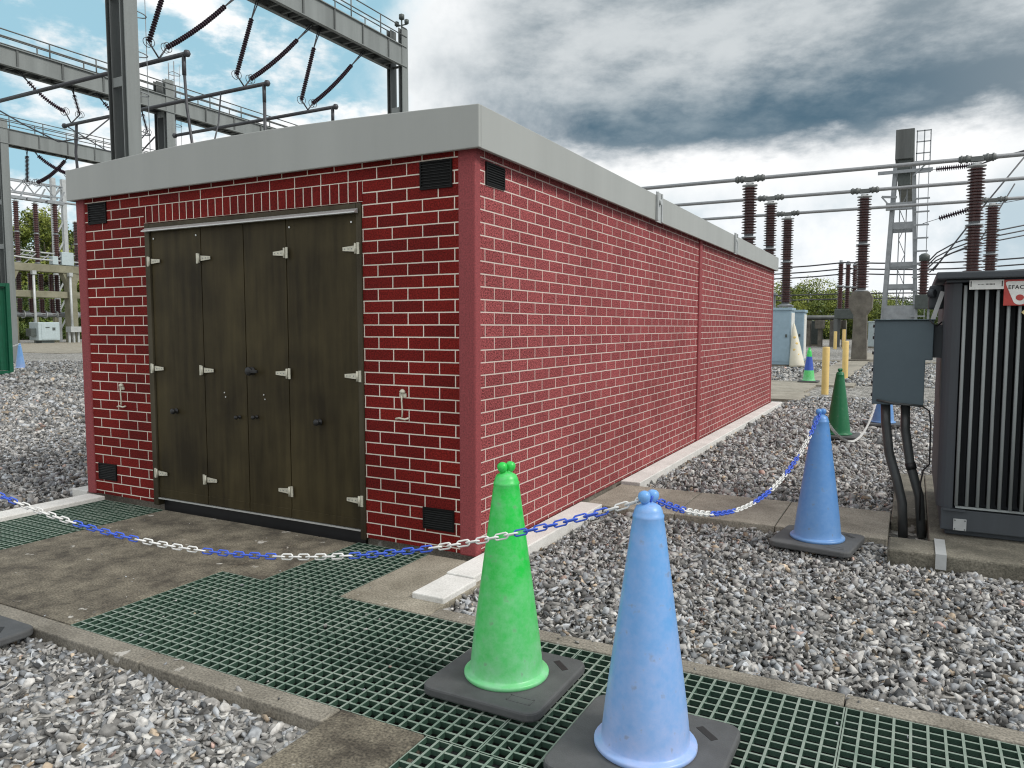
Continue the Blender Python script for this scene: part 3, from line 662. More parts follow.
def chain(a, b, sag, label, pitch=.041, per=9, start=0, first=None, cols=('white_chain', 'blue_chain'), seg=10, sub=5, sc=1.):
    pts = sag_pts(a, b, sag); t = thing('plastic_chain', a, label, 'chain', 'plastic barrier chains')
    s = [0]; lim = first or per
    for p, q in zip(pts, pts[1:]): s.append(s[-1] + (q-p).length)
    n = int(s[-1]/pitch); j = 0; mb = MB(); cnt = 0; ci = start
    for k in range(n+1):
        tt = k*pitch
        while j < len(s)-2 and s[j+1] < tt: j += 1
        d = pts[j+1]-pts[j]; c = pts[j] + d*((tt-s[j])/max(1e-6, s[j+1]-s[j]))
        link_mesh(mb, c, d, R(20) + (k % 2)*PI/2, L=.0275*sc, w=.0115*sc, r=.0038*sc, seg=seg, sub=sub); cnt += 1
        if cnt == lim or k == n:
            mb.build('chain_section', M[cols[ci % 2]], t, label=('white' if cols[ci % 2][0] == 'w' else 'blue') + ' links'); mb = MB(); cnt = 0; ci += 1; lim = per
    mb.bm.free()
    return t
HN = .972
chain((1.755, -1.742, HN), (-1.80, -2.42, .93), .345, 'blue and white plastic chain sagging across in front of the doors', first=4)
chain((1.79, -1.715, HN), (2.025, 1.51, HN), .30, 'blue and white plastic chain looping from the palest blue cone toward the plinth', start=1)
chain((2.035, 1.55, HN), (2.21, 9.30, HN), .62, 'white plastic chain hanging low behind the blue cone by the plinth', cols=('white_chain', 'white_chain'), seg=8, sub=4)
chain((-28.5, 12.58, .95), (-24.9, 6.0, 1.2), .5, 'thin pale chain running from the distant blue cone across the green container', pitch=.09, sc=2., seg=6, sub=3, cols=('white_chain', 'white_chain'), per=60)

# ------------------------------------------------------------------ transformer with plinth and control box
P = thing('concrete_plinth', (3.9, 2.9, 0), 'stained concrete plinth carrying the grey transformer, steel strip over its edge', 'plinth')
m = MB(); m.box(2.50, 5.6, 1.36, 1.72, -.14, .075); m.build('edge_beam', M['plinth'], P, bevel=.015)
m = MB(); m.box(2.76, 5.6, 1.722, 4.5, -.14, .07); m.build('pad', M['plinth'], P, bevel=.01)
m = MB(); m.box(2.50, 2.757, 2.45, 4.5, -.14, .06); m.build('pad', M['plinth'], P, bevel=.01)
m = MB(); m.prism([(1.76, .078), (1.345, .078), (1.345, -.02), (1.339, -.02), (1.339, .084), (1.76, .084)], .065, o=(2.79, 0, 0), u=(0,1,0), v=(0,0,1), n=(1,0,0)); m.build('earth_strip', M['galv_pale'], P)
T = thing('transformer', (3.75, 2.75, .07), 'dark grey finned transformer with a flat lid on a concrete plinth', 'transformer')
m = MB(); poly = [(2.80, 3.6), (2.80, 2.06)] + [(2.90 - .10*math.cos(R(a)), 2.06 - .10*math.sin(R(a))) for a in (15, 30, 45, 60, 75)] + [(2.905, 1.955), (2.915, 2.12), (4.72, 2.12), (4.72, 3.6)]
m.prism(poly, 1.65, o=(0, 0, .27)); m.build('tank', M['tank'], T, bevel=.006)
m = MB(); m.box(2.83, 4.72, 1.945, 3.58, .115, .272); m.box(2.86, 4.70, 2.0, 3.5, .072, .114); m.build('skirt', M['tank'], T, bevel=.008)
m = MB(); m.box(2.738, 4.80, 1.86, 3.66, 1.945, 1.995); m.box(2.80, 4.74, 1.93, 3.6, 1.922, 1.944); m.build('lid', M['tank'], T, bevel=.010)
m = MB(); m.box(2.845, 2.985, 1.925, 2.0, .262, .275); m.build('jacking_lug', M['tank'], T)
n = 26
for k in range(n):
    x = 2.925 + .066*k; f = MB()
    f.box(x-.008, x+.008, 1.95, 2.118, .30, 1.90); fo = f.build('fin', M['fin_body'], T); f = MB(); f.tube([(x, 1.946, .30), (x, 1.946, 1.90)], .0115, 8); f.build('fin_edge', M['tank_fin'], fo)  # near-black flanks put the shade of the gaps into the fin colour
m = MB(); m.box(2.92, 4.70, 1.935, 1.96, .285, .298); m.build('fin_rail', M['tank_fin'], T)
# plates
m = MB(); m.box(2.912, 2.995, 1.934, 1.9445, .12, .205, bev=.002); pl = m.build('earth_plate', M['galv_pale'], T)
for x in (2.922, 2.985):
    for z in (.13, .195): m = MB(); m.tube([(x, 1.928, z), (x, 1.934, z)], .005, 6); m.build('bolt', M['cab_dark'], pl)
m = MB(); m.box(2.945, 3.152, 1.918, 1.924, 1.868, 1.934, bev=.001); lp = m.build('label_plate', M['white'], T)
m = MB()
for x in (2.952, 3.138): m.box(x, x+.006, 1.9155, 1.9178, 1.888, 1.926)
for k in range(12):   # worn illegible lettering
    x = 2.998 + .008*k + (.006 if k > 4 else 0); w_ = .0045 if k > 4 else .003
    m.box(x, x+w_, 1.9163, 1.9178, 1.899, 1.906 + (.002 if k > 4 else 0))
m.build('lettering', M['ink'], lp)
sx, sz = 3.247, 1.842
m = MB(); m.box(sx-.095, sx+.095, 1.915, 1.922, sz-.09, sz+.09, bev=.002); npl = m.build('name_plate', M['red_sign'], T, label='red maker plate with white rounded triangle')
def rtri(pts, r):
    out = []; n_ = len(pts)
    for i in range(n_):
        p0, p1, p2 = Vector(pts[i-1]), Vector(pts[i]), Vector(pts[(i+1) % n_])
        a = p1 + (p0-p1).normalized()*r*1.5; b = p1 + (p2-p1).normalized()*r*1.5
        for q in range(6):
            t_ = q/5; out.append(tuple((1-t_)**2*a + 2*t_*(1-t_)*p1 + t_**2*b))
    return out
m = MB(); m.prism(rtri([(-.092, .078), (-.028, -.084), (.028, -.084), (.092, .078)], .018), .002, o=(sx, 1.9125, sz), u=(1,0,0), v=(0,0,1), n=(0,1,0)); em = m.build('emblem', M['white'], npl)
m = MB(); m.prism([(.024*math.cos(2*PI*k/20), .021*math.sin(2*PI*k/20) - .035) for k in range(20)], .0015, o=(sx, 1.9108, sz), u=(1,0,0), v=(0,0,1), n=(0,1,0)); m.build('emblem_dot', M['red_sign'], npl)
def text(body, size, loc, m_, name, parent, rot=(PI/2, 0, 0), width=None):
    cu = bpy.data.curves.new('t', 'FONT'); cu.body = body; cu.size = size; cu.extrude = .0006; cu.align_x = 'CENTER'; cu.align_y = 'CENTER'; cu.offset = size*.018; cu.space_character = 1.15
    to = bpy.data.objects.new('t', cu); COL.objects.link(to); bpy.context.view_layer.update()
    me = bpy.data.meshes.new_from_object(to.evaluated_get(bpy.context.evaluated_depsgraph_get())); bpy.data.objects.remove(to); bpy.data.curves.remove(cu)
    me.transform(Matrix.Translation(loc) @ Matrix.Rotation(rot[0], 4, 'X')); me.materials.clear(); me.materials.append(m_); me.name = name
    o = bpy.data.objects.new(name, me); COL.objects.link(o); o.parent = parent; o.location = -WL(parent); return o
text('EFACEC', .036, (sx, 1.9115, sz+.036), M['ink'], 'lettering', npl)
m = MB(); m.prism([(-.055, 0), (0, -.055), (.055, 0), (0, .055)], .004, o=(3.315, 1.916, 1.705), u=(1,0,0), v=(0,0,1), n=(0,1,0)); wp = m.build('warning_plate', M['sign_yellow'], T, label='small yellow diamond plate below the red plate')
m = MB(); m.box(3.283, 3.297, 1.9135, 1.9158, 1.703, 1.709); m.build('warning_mark', M['ink'], wp)
# fittings on the left side and lid
m = MB(); m.tube([(2.72, 2.35, 1.88), (2.80, 2.35, 1.88)], .045, 12); m.box(2.70, 2.80, 2.27, 2.43, 1.74, 1.92, bev=.02); m.tube([(2.70, 2.26, 1.86), (2.74, 2.24, 1.86)], .03, 10); m.build('relief_valve', M['tank'], T)
m = MB(); m.beam((2.79, 2.2, 1.87), (2.715, 2.2, 1.60), .022, .03); m.build('lifting_strut', M['galv_pale'], T)
m = MB(); m.box(2.745, 2.80, 2.22, 2.34, 1.37, 1.62); m.build('mounting_bracket', M['tank'], T)
m = MB(); m.lathe([(0, 0), (.018, 0), (.018, .02), (.010, .03), (.014, .06), (.014, .075), (0, .085)], 10, (3.325, 2.1, 1.995)); m.build('breather', M['black'], T)
CB = thing('control_box', (2.54, 2.3, 0), 'slate blue control box with a stepped corner on black conduits beside the transformer', 'control box')
m = MB(); m.prism([(2.336, 1.0), (2.693, 1.0), (2.693, 1.352), (2.742, 1.352), (2.742, 1.652), (2.336, 1.652)], .30, o=(0, 2.16, 0), u=(1,0,0), v=(0,0,1), n=(0,1,0)); bx = m.build('box_body', M['box'], CB, bevel=.006)
for z in (1.07, 1.17, 1.27, 1.40, 1.52, 1.61):
    m = MB(); m.tube([(2.331, 2.19, z-.012), (2.331, 2.19, z+.012)], .0065, 6); m.build('hinge_pin', M['black'], bx)
m = MB(); m.tube([(2.37, 2.15, 1.035), (2.50, 2.145, 1.012), (2.69, 2.15, 1.0)], .009, 8); m.build('drip_rail', M['conduit'], bx)
m = MB(); m.prism([(2.328, 1.654), (2.75, 1.654), (2.75, 1.662), (2.328, 1.662)], .34, o=(0, 2.14, 0), u=(1,0,0), v=(0,0,1), n=(0,1,0)); m.build('box_lid', M['box'], CB, bevel=.003)
m = MB(); m.tube([(2.43, 2.27, 1.0), (2.437, 2.27, .85), (2.47, 2.26, .60), (2.53, 2.25, .40), (2.575, 2.24, .22), (2.59, 2.23, -.05)], .035, 12); m.build('conduit', M['conduit'], CB)
m = MB(); m.tube([(2.57, 2.31, 1.0), (2.575, 2.31, .80), (2.62, 2.30, .52), (2.69, 2.29, .28), (2.72, 2.28, -.05)], .034, 12); cn = m.build('conduit', M['conduit'], CB)
m = MB(); m.tube([(2.617, 2.30, .535), (2.632, 2.298, .485)], .039, 12); m.build('conduit_clip', M['black'], cn)
m = MB(); m.tube([(2.68, 2.2, 1.0), (2.735, 2.2, .96), (2.748, 2.2, .86), (2.75, 2.2, .55), (2.71, 2.2, .50), (2.695, 2.2, .40), (2.70, 2.21, .1)], .006, 6); m.build('cable', M['black'], CB)
m = MB(); m.tube([(2.71, 2.12, 1.66), (2.73, 2.1, 1.63), (2.76, 2.12, 1.61), (2.79, 2.16, 1.64)], .006, 6); m.build('cable', M['black'], CB)

# ------------------------------------------------------------------ insulators
def sheds(mb, base, h, r, n, seg=16, core=.62, axis=None):
    prof = [(0, 0), (r*core, 0)]
    for i in range(n):
        z = h*(i+.25)/n; d = h/n; rr = r if i % 2 == 0 else r*.9
        prof += [(r*core, z), (rr, z+d*.22), (rr, z+d*.34), (r*core, z+d*.55)]
    prof += [(r*core, h), (0, h)]
    mb.lathe(prof, seg, base, axis, smooth=False)
def post_insulator(x, y, z0, z1, r, label, units=2, ped=None, n=18, group='brown post insulators under the busbars', seg=16, cap=True):
    t = thing('post_insulator', (x, y, GZ), label, 'insulator', group)
    fl = .16; hh = (z1-z0-fl*(units+1))/units; z = z0
    for k in range(units):
        a = MB(); a.lathe([(0, 0), (r*.95, 0), (r*.95, .05), (r*.6, .07), (r*.6, fl), (0, fl)], seg, (x, y, z)); a.build('flange', M['galv'], t); z += fl
        b = MB(); sheds(b, (x, y, z), hh, r, n, seg); b.build('porcelain', M['porcelain'], t); z += hh
    if cap:
        a = MB(); a.lathe([(0, 0), (r*.6, 0), (r*.6, .06), (r*1.0, .08), (r*1.0, .12), (r*.5, .13), (r*.5, .22), (0, .22)], seg, (x, y, z-.02)); a.build('cap', M['galv_pale'], t)
    if ped == 'concrete':
        a = MB(); w = r*1.45
        poly = [(-.36, GZ-.1), (.36, GZ-.1), (.30, z0-1.15), (.52, z0-.8), (.54, z0-.3), (.36, z0-.002), (-.36, z0-.002), (-.54, z0-.3), (-.52, z0-.8), (-.30, z0-1.15)]
        a.prism(poly, .6, o=(x, y-.3, 0), u=(1,0,0), v=(0,0,1), n=(0,1,0)); a.build('pedestal', M['concrete_post'], t, bevel=.03)
        a = MB(); a.box(x-.75, x+.75, y-.65, y+.65, GZ-.1, .03); a.build('footing', M['concrete_kerb'], t)
    elif ped == 'steel':
        a = MB()
        for sx_ in (-.35, .35):
            for sy_ in (-.35, .35): a.beam((x+sx_, y+sy_, GZ-.1), (x+sx_*.7, y+sy_*.7, z0), .11)
        for z_ in (.9, 2.0): a.box(x-.33, x+.33, y-.33, y-.27, z_, z_+.08)
        a.box(x-.4, x+.4, y-.4, y+.4, z0-.08, z0-.002); a.build('pedestal', M['galv'], t)
    return t
BZ = 8.55
BUS = [(30.4, 8.16, (-4.02, 4.55)), (36.3, 8.22, (-4.08, .28)), (42.2, 8.2, (-4.08, 6.0))]
LB = {(0, 0): 'brown post insulator under the nearest busbar, showing above the roof clips', (0, 1): 'large brown post insulator under the nearest busbar, directly behind the transformer lid',
      (1, 0): 'brown post insulator under the middle busbar, cut off by the far roof end', (1, 1): 'brown post insulator on the tall concrete pedestal between the bollards and the steel tower',
      (2, 0): 'slim brown post insulator under the farthest busbar, standing behind the pale blue cabinets', (2, 1): 'slim brown post insulator under the farthest busbar, right of the larger one above the transformer'}
for i, (y, z, xx) in enumerate(BUS):
    for j, x in enumerate(xx):
        ped = 'concrete' if (i, j) == (1, 1) else 'steel'
        post_insulator(x, y, 3.35 if i < 2 else 2.9, z-.22, .33 if i < 2 else .36, LB[(i, j)], ped=ped, n=17)
    t = thing('busbar', (-2, y, z), ['aluminium busbar tube nearest of the three, passing highest across the right sky', 'aluminium busbar tube in the middle of the three across the right sky', 'aluminium busbar tube farthest of the three, passing lowest across the right sky'][i], 'busbar', 'aluminium busbars across the right sky')
    m = MB(); m.tube([(-26, y, z), (26, y, z)], .085, 10); m.build('tube', M['tube'], t)
    for x in xx:
        m = MB()
        for s in (-1, 1):
            m.tube([(x+s*.18, y, z), (x+s*.62, y, z)], .125, 10); m.tube([(x+s*.30, y, z), (x+s*.38, y, z)], .16, 10); m.tube([(x+s*.5, y, z), (x+s*.56, y, z)], .16, 10)
        m.box(x-.22, x+.22, y-.12, y+.12, z-.12, z+.06); m.build('clamp', M['gantry_dark'], t)

# pale blue cabinets by the far end of the building
def cabinet(x0, x1, y0, y1, h, mt, label, group=None):
    t = thing('equipment_cabinet', ((x0+x1)/2, (y0+y1)/2, 0), label, 'cabinet', group)
    m = MB(); m.box(x0, x1, y0, y1, .08, h-.12); m.build('body', mt, t, bevel=.015)
    m = MB(); m.box(x0-.05, x1+.05, y0-.05, y1+.05, h-.118, h); m.build('roof', mt, t, bevel=.02)
    m = MB(); m.box(x0+.02, x1-.02, y0+.02, y1-.02, -.14, .079); m.build('plinth', M['concrete_kerb'], t)
    m = MB(); m.box(x0+.04, x1-.04, y0-.02, y0-.001, .2, h-.2); d = m.build('door', mt, t, bevel=.004)
    m = MB(); m.box(x1-.2, x1-.13, y0-.05, y0-.021, h*.5, h*.5+.12); m.build('handle', M['cab_dark'], d)
    m = MB(); m.box(x1+.001, x1+.02, y0+.06, y1-.06, .2, h-.2); m.build('side_panel', M['white'], t, label='pale bright side panel')
    return t
cabinet(-2.75, -1.80, 27.9, 28.9, 2.40, M['cab_blue'], 'pale blue steel cabinet nearest the end of the brick building', 'pale blue cabinets')
cabinet(-2.45, -1.72, 31.3, 32.2, 2.38, M['cab_blue'], 'pale blue steel cabinet partly hidden behind the first one', 'pale blue cabinets')
m = MB()
for k in range(5):
    a = k*.06
m.lathe([(0, 0), (.28, 0), (.30, .08), (.27, .3), (.20, .8), (.12, 1.3), (.06, 1.65), (.02, 1.8), (0, 1.82)], 9, (0, 0, 0), (-.11, .12, 1))
b = m.build('folded_barrier_sheet', mat('white sheet with yellow prints', (.66, .62, .48), .7, var=.0, scale=3.2, c2=(.75, .72, .62)), None, (-1.50, 27.75, 0))
b['label'] = 'white folded barrier sheet with yellow marks leaning on the first pale blue cabinet'; b['category'] = 'folded sheet'
m = MB()
for k, (z, a) in enumerate([(.25, -1.4), (.5, -.9), (.7, -1.7), (.95, -1.1), (1.2, -1.5)]):
    r_ = .285 - z*.125; c = Vector((-.11*z, .12*z, z)); p = c + Vector((math.cos(a)*r_, math.sin(a)*r_, 0)); n_ = Vector((math.cos(a), math.sin(a), .1))
    m.lathe([(.0, .012), (.05, .010), (.06, 0)], 7, p, n_)
m.build('printed_mark', M['yellow'], b, (0, 0, 0))

# bollards
def bollard(x, y, h, r, label):
    m = MB(); m.lathe([(r, GZ-.05), (r, h-.02), (r*.9, h), (0, h+.005)], 18); o = m.build('bollard', M['yellow'], None, (x, y, 0))
    return tag(o, label, 'bollard', 'cream yellow bollards by the gravel path')
bollard(.715, 15.68, 1.12, .085, 'cream yellow bollard nearest, just left of the dark green cone tip')
bollard(.735, 21.5, 1.17, .09, 'cream yellow bollard second in line, standing behind the dark green cone')
bollard(-2.66, 58.0, 1.3, .12, 'small distant cream yellow bollard, left one of the far pair')
bollard(-2.08, 58.3, 1.45, .12, 'small distant cream yellow bollard, right one of the far pair')

# steel tower with beam end and ladder
t = thing('gantry_tower', (1.7, 60, GZ), 'tall grey steel gantry tower seen end on with a ladder, rising behind the busbars', 'gantry')
for y in (57.6, 60.4):
    yy = 59 + (y-59)*.8
    m = MB(); m.beam((.45, y, GZ-.1), (1.02, yy, 13.4), .27, .27, (0, 1, 0)); m.build('leg', M['galv'], t)
    m = MB(); m.beam((2.78, y, GZ-.1), (2.2, yy, 13.4), .27, .27, (0, 1, 0)); m.build('leg', M['galv'], t)
for z in (2.6, 4.6, 6.2, 9.0):
    f = z/13.4; x0 = .45 + .57*f; x1 = 2.78 - .58*f
    for y in (57.6, 60.4): m = MB(); m.beam((x0, 59+(y-59)*(1-.2*f), z), (x1, 59+(y-59)*(1-.2*f), z), .12, .5 if z == 9 else .32); m.build('cross_member', M['galv'], t)
m = MB(); zz_ = list(np.arange(2.6, 12.5, 1.1))
for k, (za, zb_) in enumerate(zip(zz_, zz_[1:])):
    fa, fb = za/13.4, zb_/13.4
    for sx_ in (0, 1):
        xa = (.45+.57*fa, 2.78-.58*fa)[sx_]; xb = (.45+.57*fb, 2.78-.58*fb)[sx_]; ya = 1.4*(1-.2*fa); yb = 1.4*(1-.2*fb); q = 1 if k % 2 else -1
        m.beam((xa, 59-q*ya, za), (xb, 59+q*yb, zb_), .07)
    q = 1 if k % 2 else -1; c = 1.6
    m.beam((c-q*.22, 59, za), (c+q*.22, 59, zb_), .05)
for x in (1.38, 1.82): m.beam((x, 59, 0), (x, 59, 12.4), .07)
m.build('lattice_bracing', M['galv'], t)
m = MB(); m.box(.6, 2.6, 57.4, 57.5, 2.2, 3.2); m.build('apron_plate', M['galv'], t)
m = MB(); m.box(.98, 2.18, 57.4, 84, 13.7, 15.8); m.build('beam', M['gantry_dark'], t, bevel=.03)
m = MB(); m.box(1.20, 2.0, 57.7, 60.5, 11.9, 13.69); m.build('shaded_underside', M['cab_dark'], t)  # dark block put in for the shade under the beam
m = MB(); m.beam((-.1, 57.4, 12.8), (3.4, 57.4, 12.8), .2, .22); m.beam((.2, 57.4, 11.1), (1.2, 57.4, 11.0), .15, .15); m.beam((.2, 57.4, 11.1), (.9, 57.4, 10.2), .1); m.box(.5, 2.2, 57.2, 57.6, 10.1, 10.6); m.build('cross_arm', M['galv'], t)
m = MB()
for x in (2.55, 3.15): m.beam((x+.1, 57.3, GZ-.1), (x, 57.3, 13.3), .05)
for k in range(14): m.box(2.35, 3.3, 57.2, 57.4, .5+k*.93, .6+k*.93)
m.build('ladder', M['galv'], t)
m = MB()
for z in (13.9, 14.7, 15.45):
    m.beam((2.3, 57.0, z), (3.2, 57.0, z), .07); m.beam((3.2, 57.0, z), (3.2, 58.2, z), .07)
for x in (2.35, 2.8, 3.2): m.beam((x, 57, 13.3), (x, 57, 15.5), .07)
m.beam((2.2, 57.2, 12.4), (3.2, 57.2, 13.4), .1); m.box(2.2, 3.25, 57, 58.2, 13.28, 13.38); m.build('platform', M['galv'], t)

# tension strings and slack jumpers at the far right
def insulator_string(a, b, r, n, label, group, ring=True, wire_top=None, wire_bot=None, sagv=0., mt='purple', seg=10):
    a, b = Vector(a), Vector(b); t = thing('insulator_string', a, label, 'insulator', group)
    m = MB(); N_ = 5
    pts = [a.lerp(b, i/N_) - Vector((0, 0, sagv*4*(i/N_)*(1-i/N_))) for i in range(N_+1)]
    for p, q in zip(pts, pts[1:]):
        L = (q-p).length; k = max(2, int(n/N_)); prof = [(0, 0), (r*.35, 0)]
        for i in range(k):
            z = L*i/k; d = L/k
            prof += [(r*.32, z+d*.05), (r, z+d*.40), (r*.95, z+d*.55), (r*.32, z+d*.62)]
        prof += [(r*.35, L), (0, L)]
        m.lathe(prof, seg, p, q-p, smooth=False)
    m.build('discs', M[mt], t)
    if ring:
        d = (b-a).normalized(); x = d.cross(Vector((0, 0, 1))).normalized() if abs(d.z) < .98 else Vector((1, 0, 0)); y = d.cross(x)
        m = MB()
        for s in (-1, 1):
            c = b + x*s*r*.8
            m.tube([c + (y*math.cos(q) + d*math.sin(q)*.9)*r*1.75 for q in [2*PI*k/14 for k in range(15)]], r*.13, 5)
        m.build('corona_ring', M['wire'], t)
        m = MB(); c = a
        for s in (-1, 1): m.tube([c + x*s*r*.4, c + x*s*r*1.6 + d*r*1.2], r*.14, 5)
        m.build('arcing_horn', M['wire'], t)
    if wire_top:
        m = MB()
        for s in (-1, 1): m.tube([a, Vector(wire_top) + Vector((0, s*.05, 0))], .018, 5)
        m.build('hanger', M['wire'], t)
    if wire_bot:
        m = MB(); m.tube([b, Vector(wire_bot)], .022, 5); m.build('yoke', M['wire'], t)
    return t
insulator_string((3.6, 57.4, 12.75), (6.2, 57.6, 12.85), .2, 20, 'level string of dark discs reaching right from the tower arm, upper one', 'tension strings on the steel tower', ring=False, wire_top=(2.6, 57.4, 12.8), wire_bot=(9.6, 57.6, 13.8))
insulator_string((3.9, 57.4, 9.3), (6.0, 57.6, 9.9), .2, 18, 'tilted string of dark discs right of the tower, lower one', 'tension strings on the steel tower', ring=False, wire_top=(2.9, 57.4, 9.0), wire_bot=(9.8, 57.6, 10.4))
jp = [('slack dark jumper wire dropping from the string ends at the right edge', [(6.2, 57.6, 12.85), (7.6, 57, 13.2), (9.2, 56, 13.3), (14, 55, 13.6)], .05),
      ('slanting dark wire climbing to the right behind the big post insulator', [(3.6, 54, 5.4), (4.6, 54, 6.9), (6.4, 54.5, 9.6), (8.6, 55, 12.7)], .05),
      ('lower dark wire bowed behind the big post insulator', [(3.4, 54, 5.3), (4.3, 54, 6.4), (6.2, 54, 7.2), (8.0, 54, 10.8)], .04)]
for lb, pts, r_ in jp:
    m = MB(); m.tube(pts, r_, 6); tag(m.build('jumper_wire', M['wire'], None, (0, 0, 0)), lb, 'wire', 'slack wires at the right')
for k in range(3):
    m = MB(); y = 54+k*1.5; m.tube([(3.2, y, 5.9-k*.12), (3.8, y, 6.6-k*.15), (4.8, y, 7.2-k*.2), (6.2, y, 7.7-k*.2), (9, y, 8.2-k*.2)], .045, 6)
    tag(m.build('jumper_wire', M['wire'], None, (0, 0, 0)), 'dark wire arching up behind the big post insulator, %s of three' % ('topmost', 'middle', 'lowest')[k], 'wire', 'arching wires behind the big insulator')
# far overhead conductors on the right
for k, (y, z, d) in enumerate([(61, 6.75, 'uppermost'), (63.5, 6.45, 'second from the top'), (66, 6.2, 'third from the top'), (70, 4.65, 'second from the bottom'), (73, 4.3, 'lowest')]):
    m = MB(); pts = []
    for i in range(25):
        x = -30 + 60*i/24; q = ((x + 2.3) % 14)/14; pts.append((x, y, z - (.5 if k < 3 else .1)*4*q*(1-q)*.6))
    m.tube(pts, .055, 6); tag(m.build('overhead_conductor', M['wire'], None, (0, 0, 0)), 'thin dark conductor, %s of the low five crossing behind the tower' % d, 'wire', 'low conductors behind the tower')
# far circuit breaker with three columns
t = thing('circuit_breaker', (-2.3, 62, GZ), 'distant three column circuit breaker on a dark base box, beside the concrete pedestal', 'circuit breaker')
for k, (x, y) in enumerate(((-2.75, 62), (-2.3, 63.2), (-1.85, 64.4))):
    m = MB(); sheds(m, (x, y, 3.1), 3.6, .25, 22, 10); m.build('porcelain', M['porcelain'], t)
    m = MB(); m.lathe([(0, 0), (.2, 0), (.2, .1), (.12, .16), (.12, .3), (0, .3)], 10, (x, y, 6.7)); m.build('cap', M['galv'], t)
    m = MB(); m.lathe([(0, 0), (.27, 0), (.27, .14), (0, .14)], 10, (x, y, 4.85)); m.build('flange', M['galv'], t)
m = MB(); m.box(-3.1, -1.2, 61.6, 64.8, 2.3, 3.1); m.build('base_box', M['cab_dark'], t, bevel=.06)
for x in (-3.0, -1.4):
    for y in (61.8, 64.5): m = MB(); m.box(x-.14, x+.14, y-.14, y+.14, GZ-.1, 2.3); m.build('leg', M['gantry_dark'], t)
# far row of supports
t = thing('switchgear_rack', (-6, 64, GZ), 'low distant rack of grey supports under a long dark rail, in front of the trees', 'switchgear')
m = MB(); m.tube([(-9.5, 66, 2.45), (-3.2, 66, 2.45)], .2, 10); m.build('rail', M['gantry_dark'], t)
for k in range(8):
    x = -9.3 + .95*k; m = MB(); m.box(x-.16, x+.16, 65.5, 66.4, GZ-.1, 2.2); m.build('support', M['concrete_post'], t)
for k in range(5): x = -8.8+1.4*k; m = MB(); m.box(x-.35, x+.35, 65.3, 66.5, 1.5, 2.25); m.build('cross_head', M['concrete_post'], t)
cabinet(-6.9, -4.9, 68, 70, 2.2, M['cab_dark'], 'dark green grey cabinet far behind the banded cone')
for k, (x, lb) in enumerate(((-.6, 'left'), (.15, 'right'))):
    cabinet(x, x+.62, 62+k*6, 63+k*6, 2.1 if k == 0 else 2.3, M['cab_grey'], 'pale grey cabinet far behind the concrete pedestal, %s of two' % lb, 'far pale grey cabinets')
# small equipment behind the transformer
def small_ct(x, y, z1, label):
    t = thing('voltage_transformer', (x, y, GZ), label, 'voltage transformer', 'voltage transformers behind the tank')
    m = MB(); sheds(m, (x, y, z1-2.3), 1.9, .30, 12, 12); m.build('porcelain', M['porcelain'], t)
    m = MB(); m.lathe([(0, 0), (.26, 0), (.28, .3), (.15, .42), (0, .45)], 12, (x, y, z1-.4)); m.build('head', M['cab_dark'], t)
    m = MB(); m.box(x-.4, x+.4, y-.4, y+.4, z1-3.1, z1-2.3); m.build('terminal_box', M['cab_dark'], t, bevel=.04)
    m = MB()
    for sx_ in (-.3, .3): m.box(x+sx_-.06, x+sx_+.06, y-.06, y+.06, GZ-.1, z1-3.1)
    m.build('stand', M['galv'], t)
small_ct(3.0, 44.5, 5.75, 'brown topped voltage transformer between the tower and the transformer lid')
small_ct(5.5, 46.5, 5.2, 'brown topped voltage transformer just left of the big insulator over the lid')

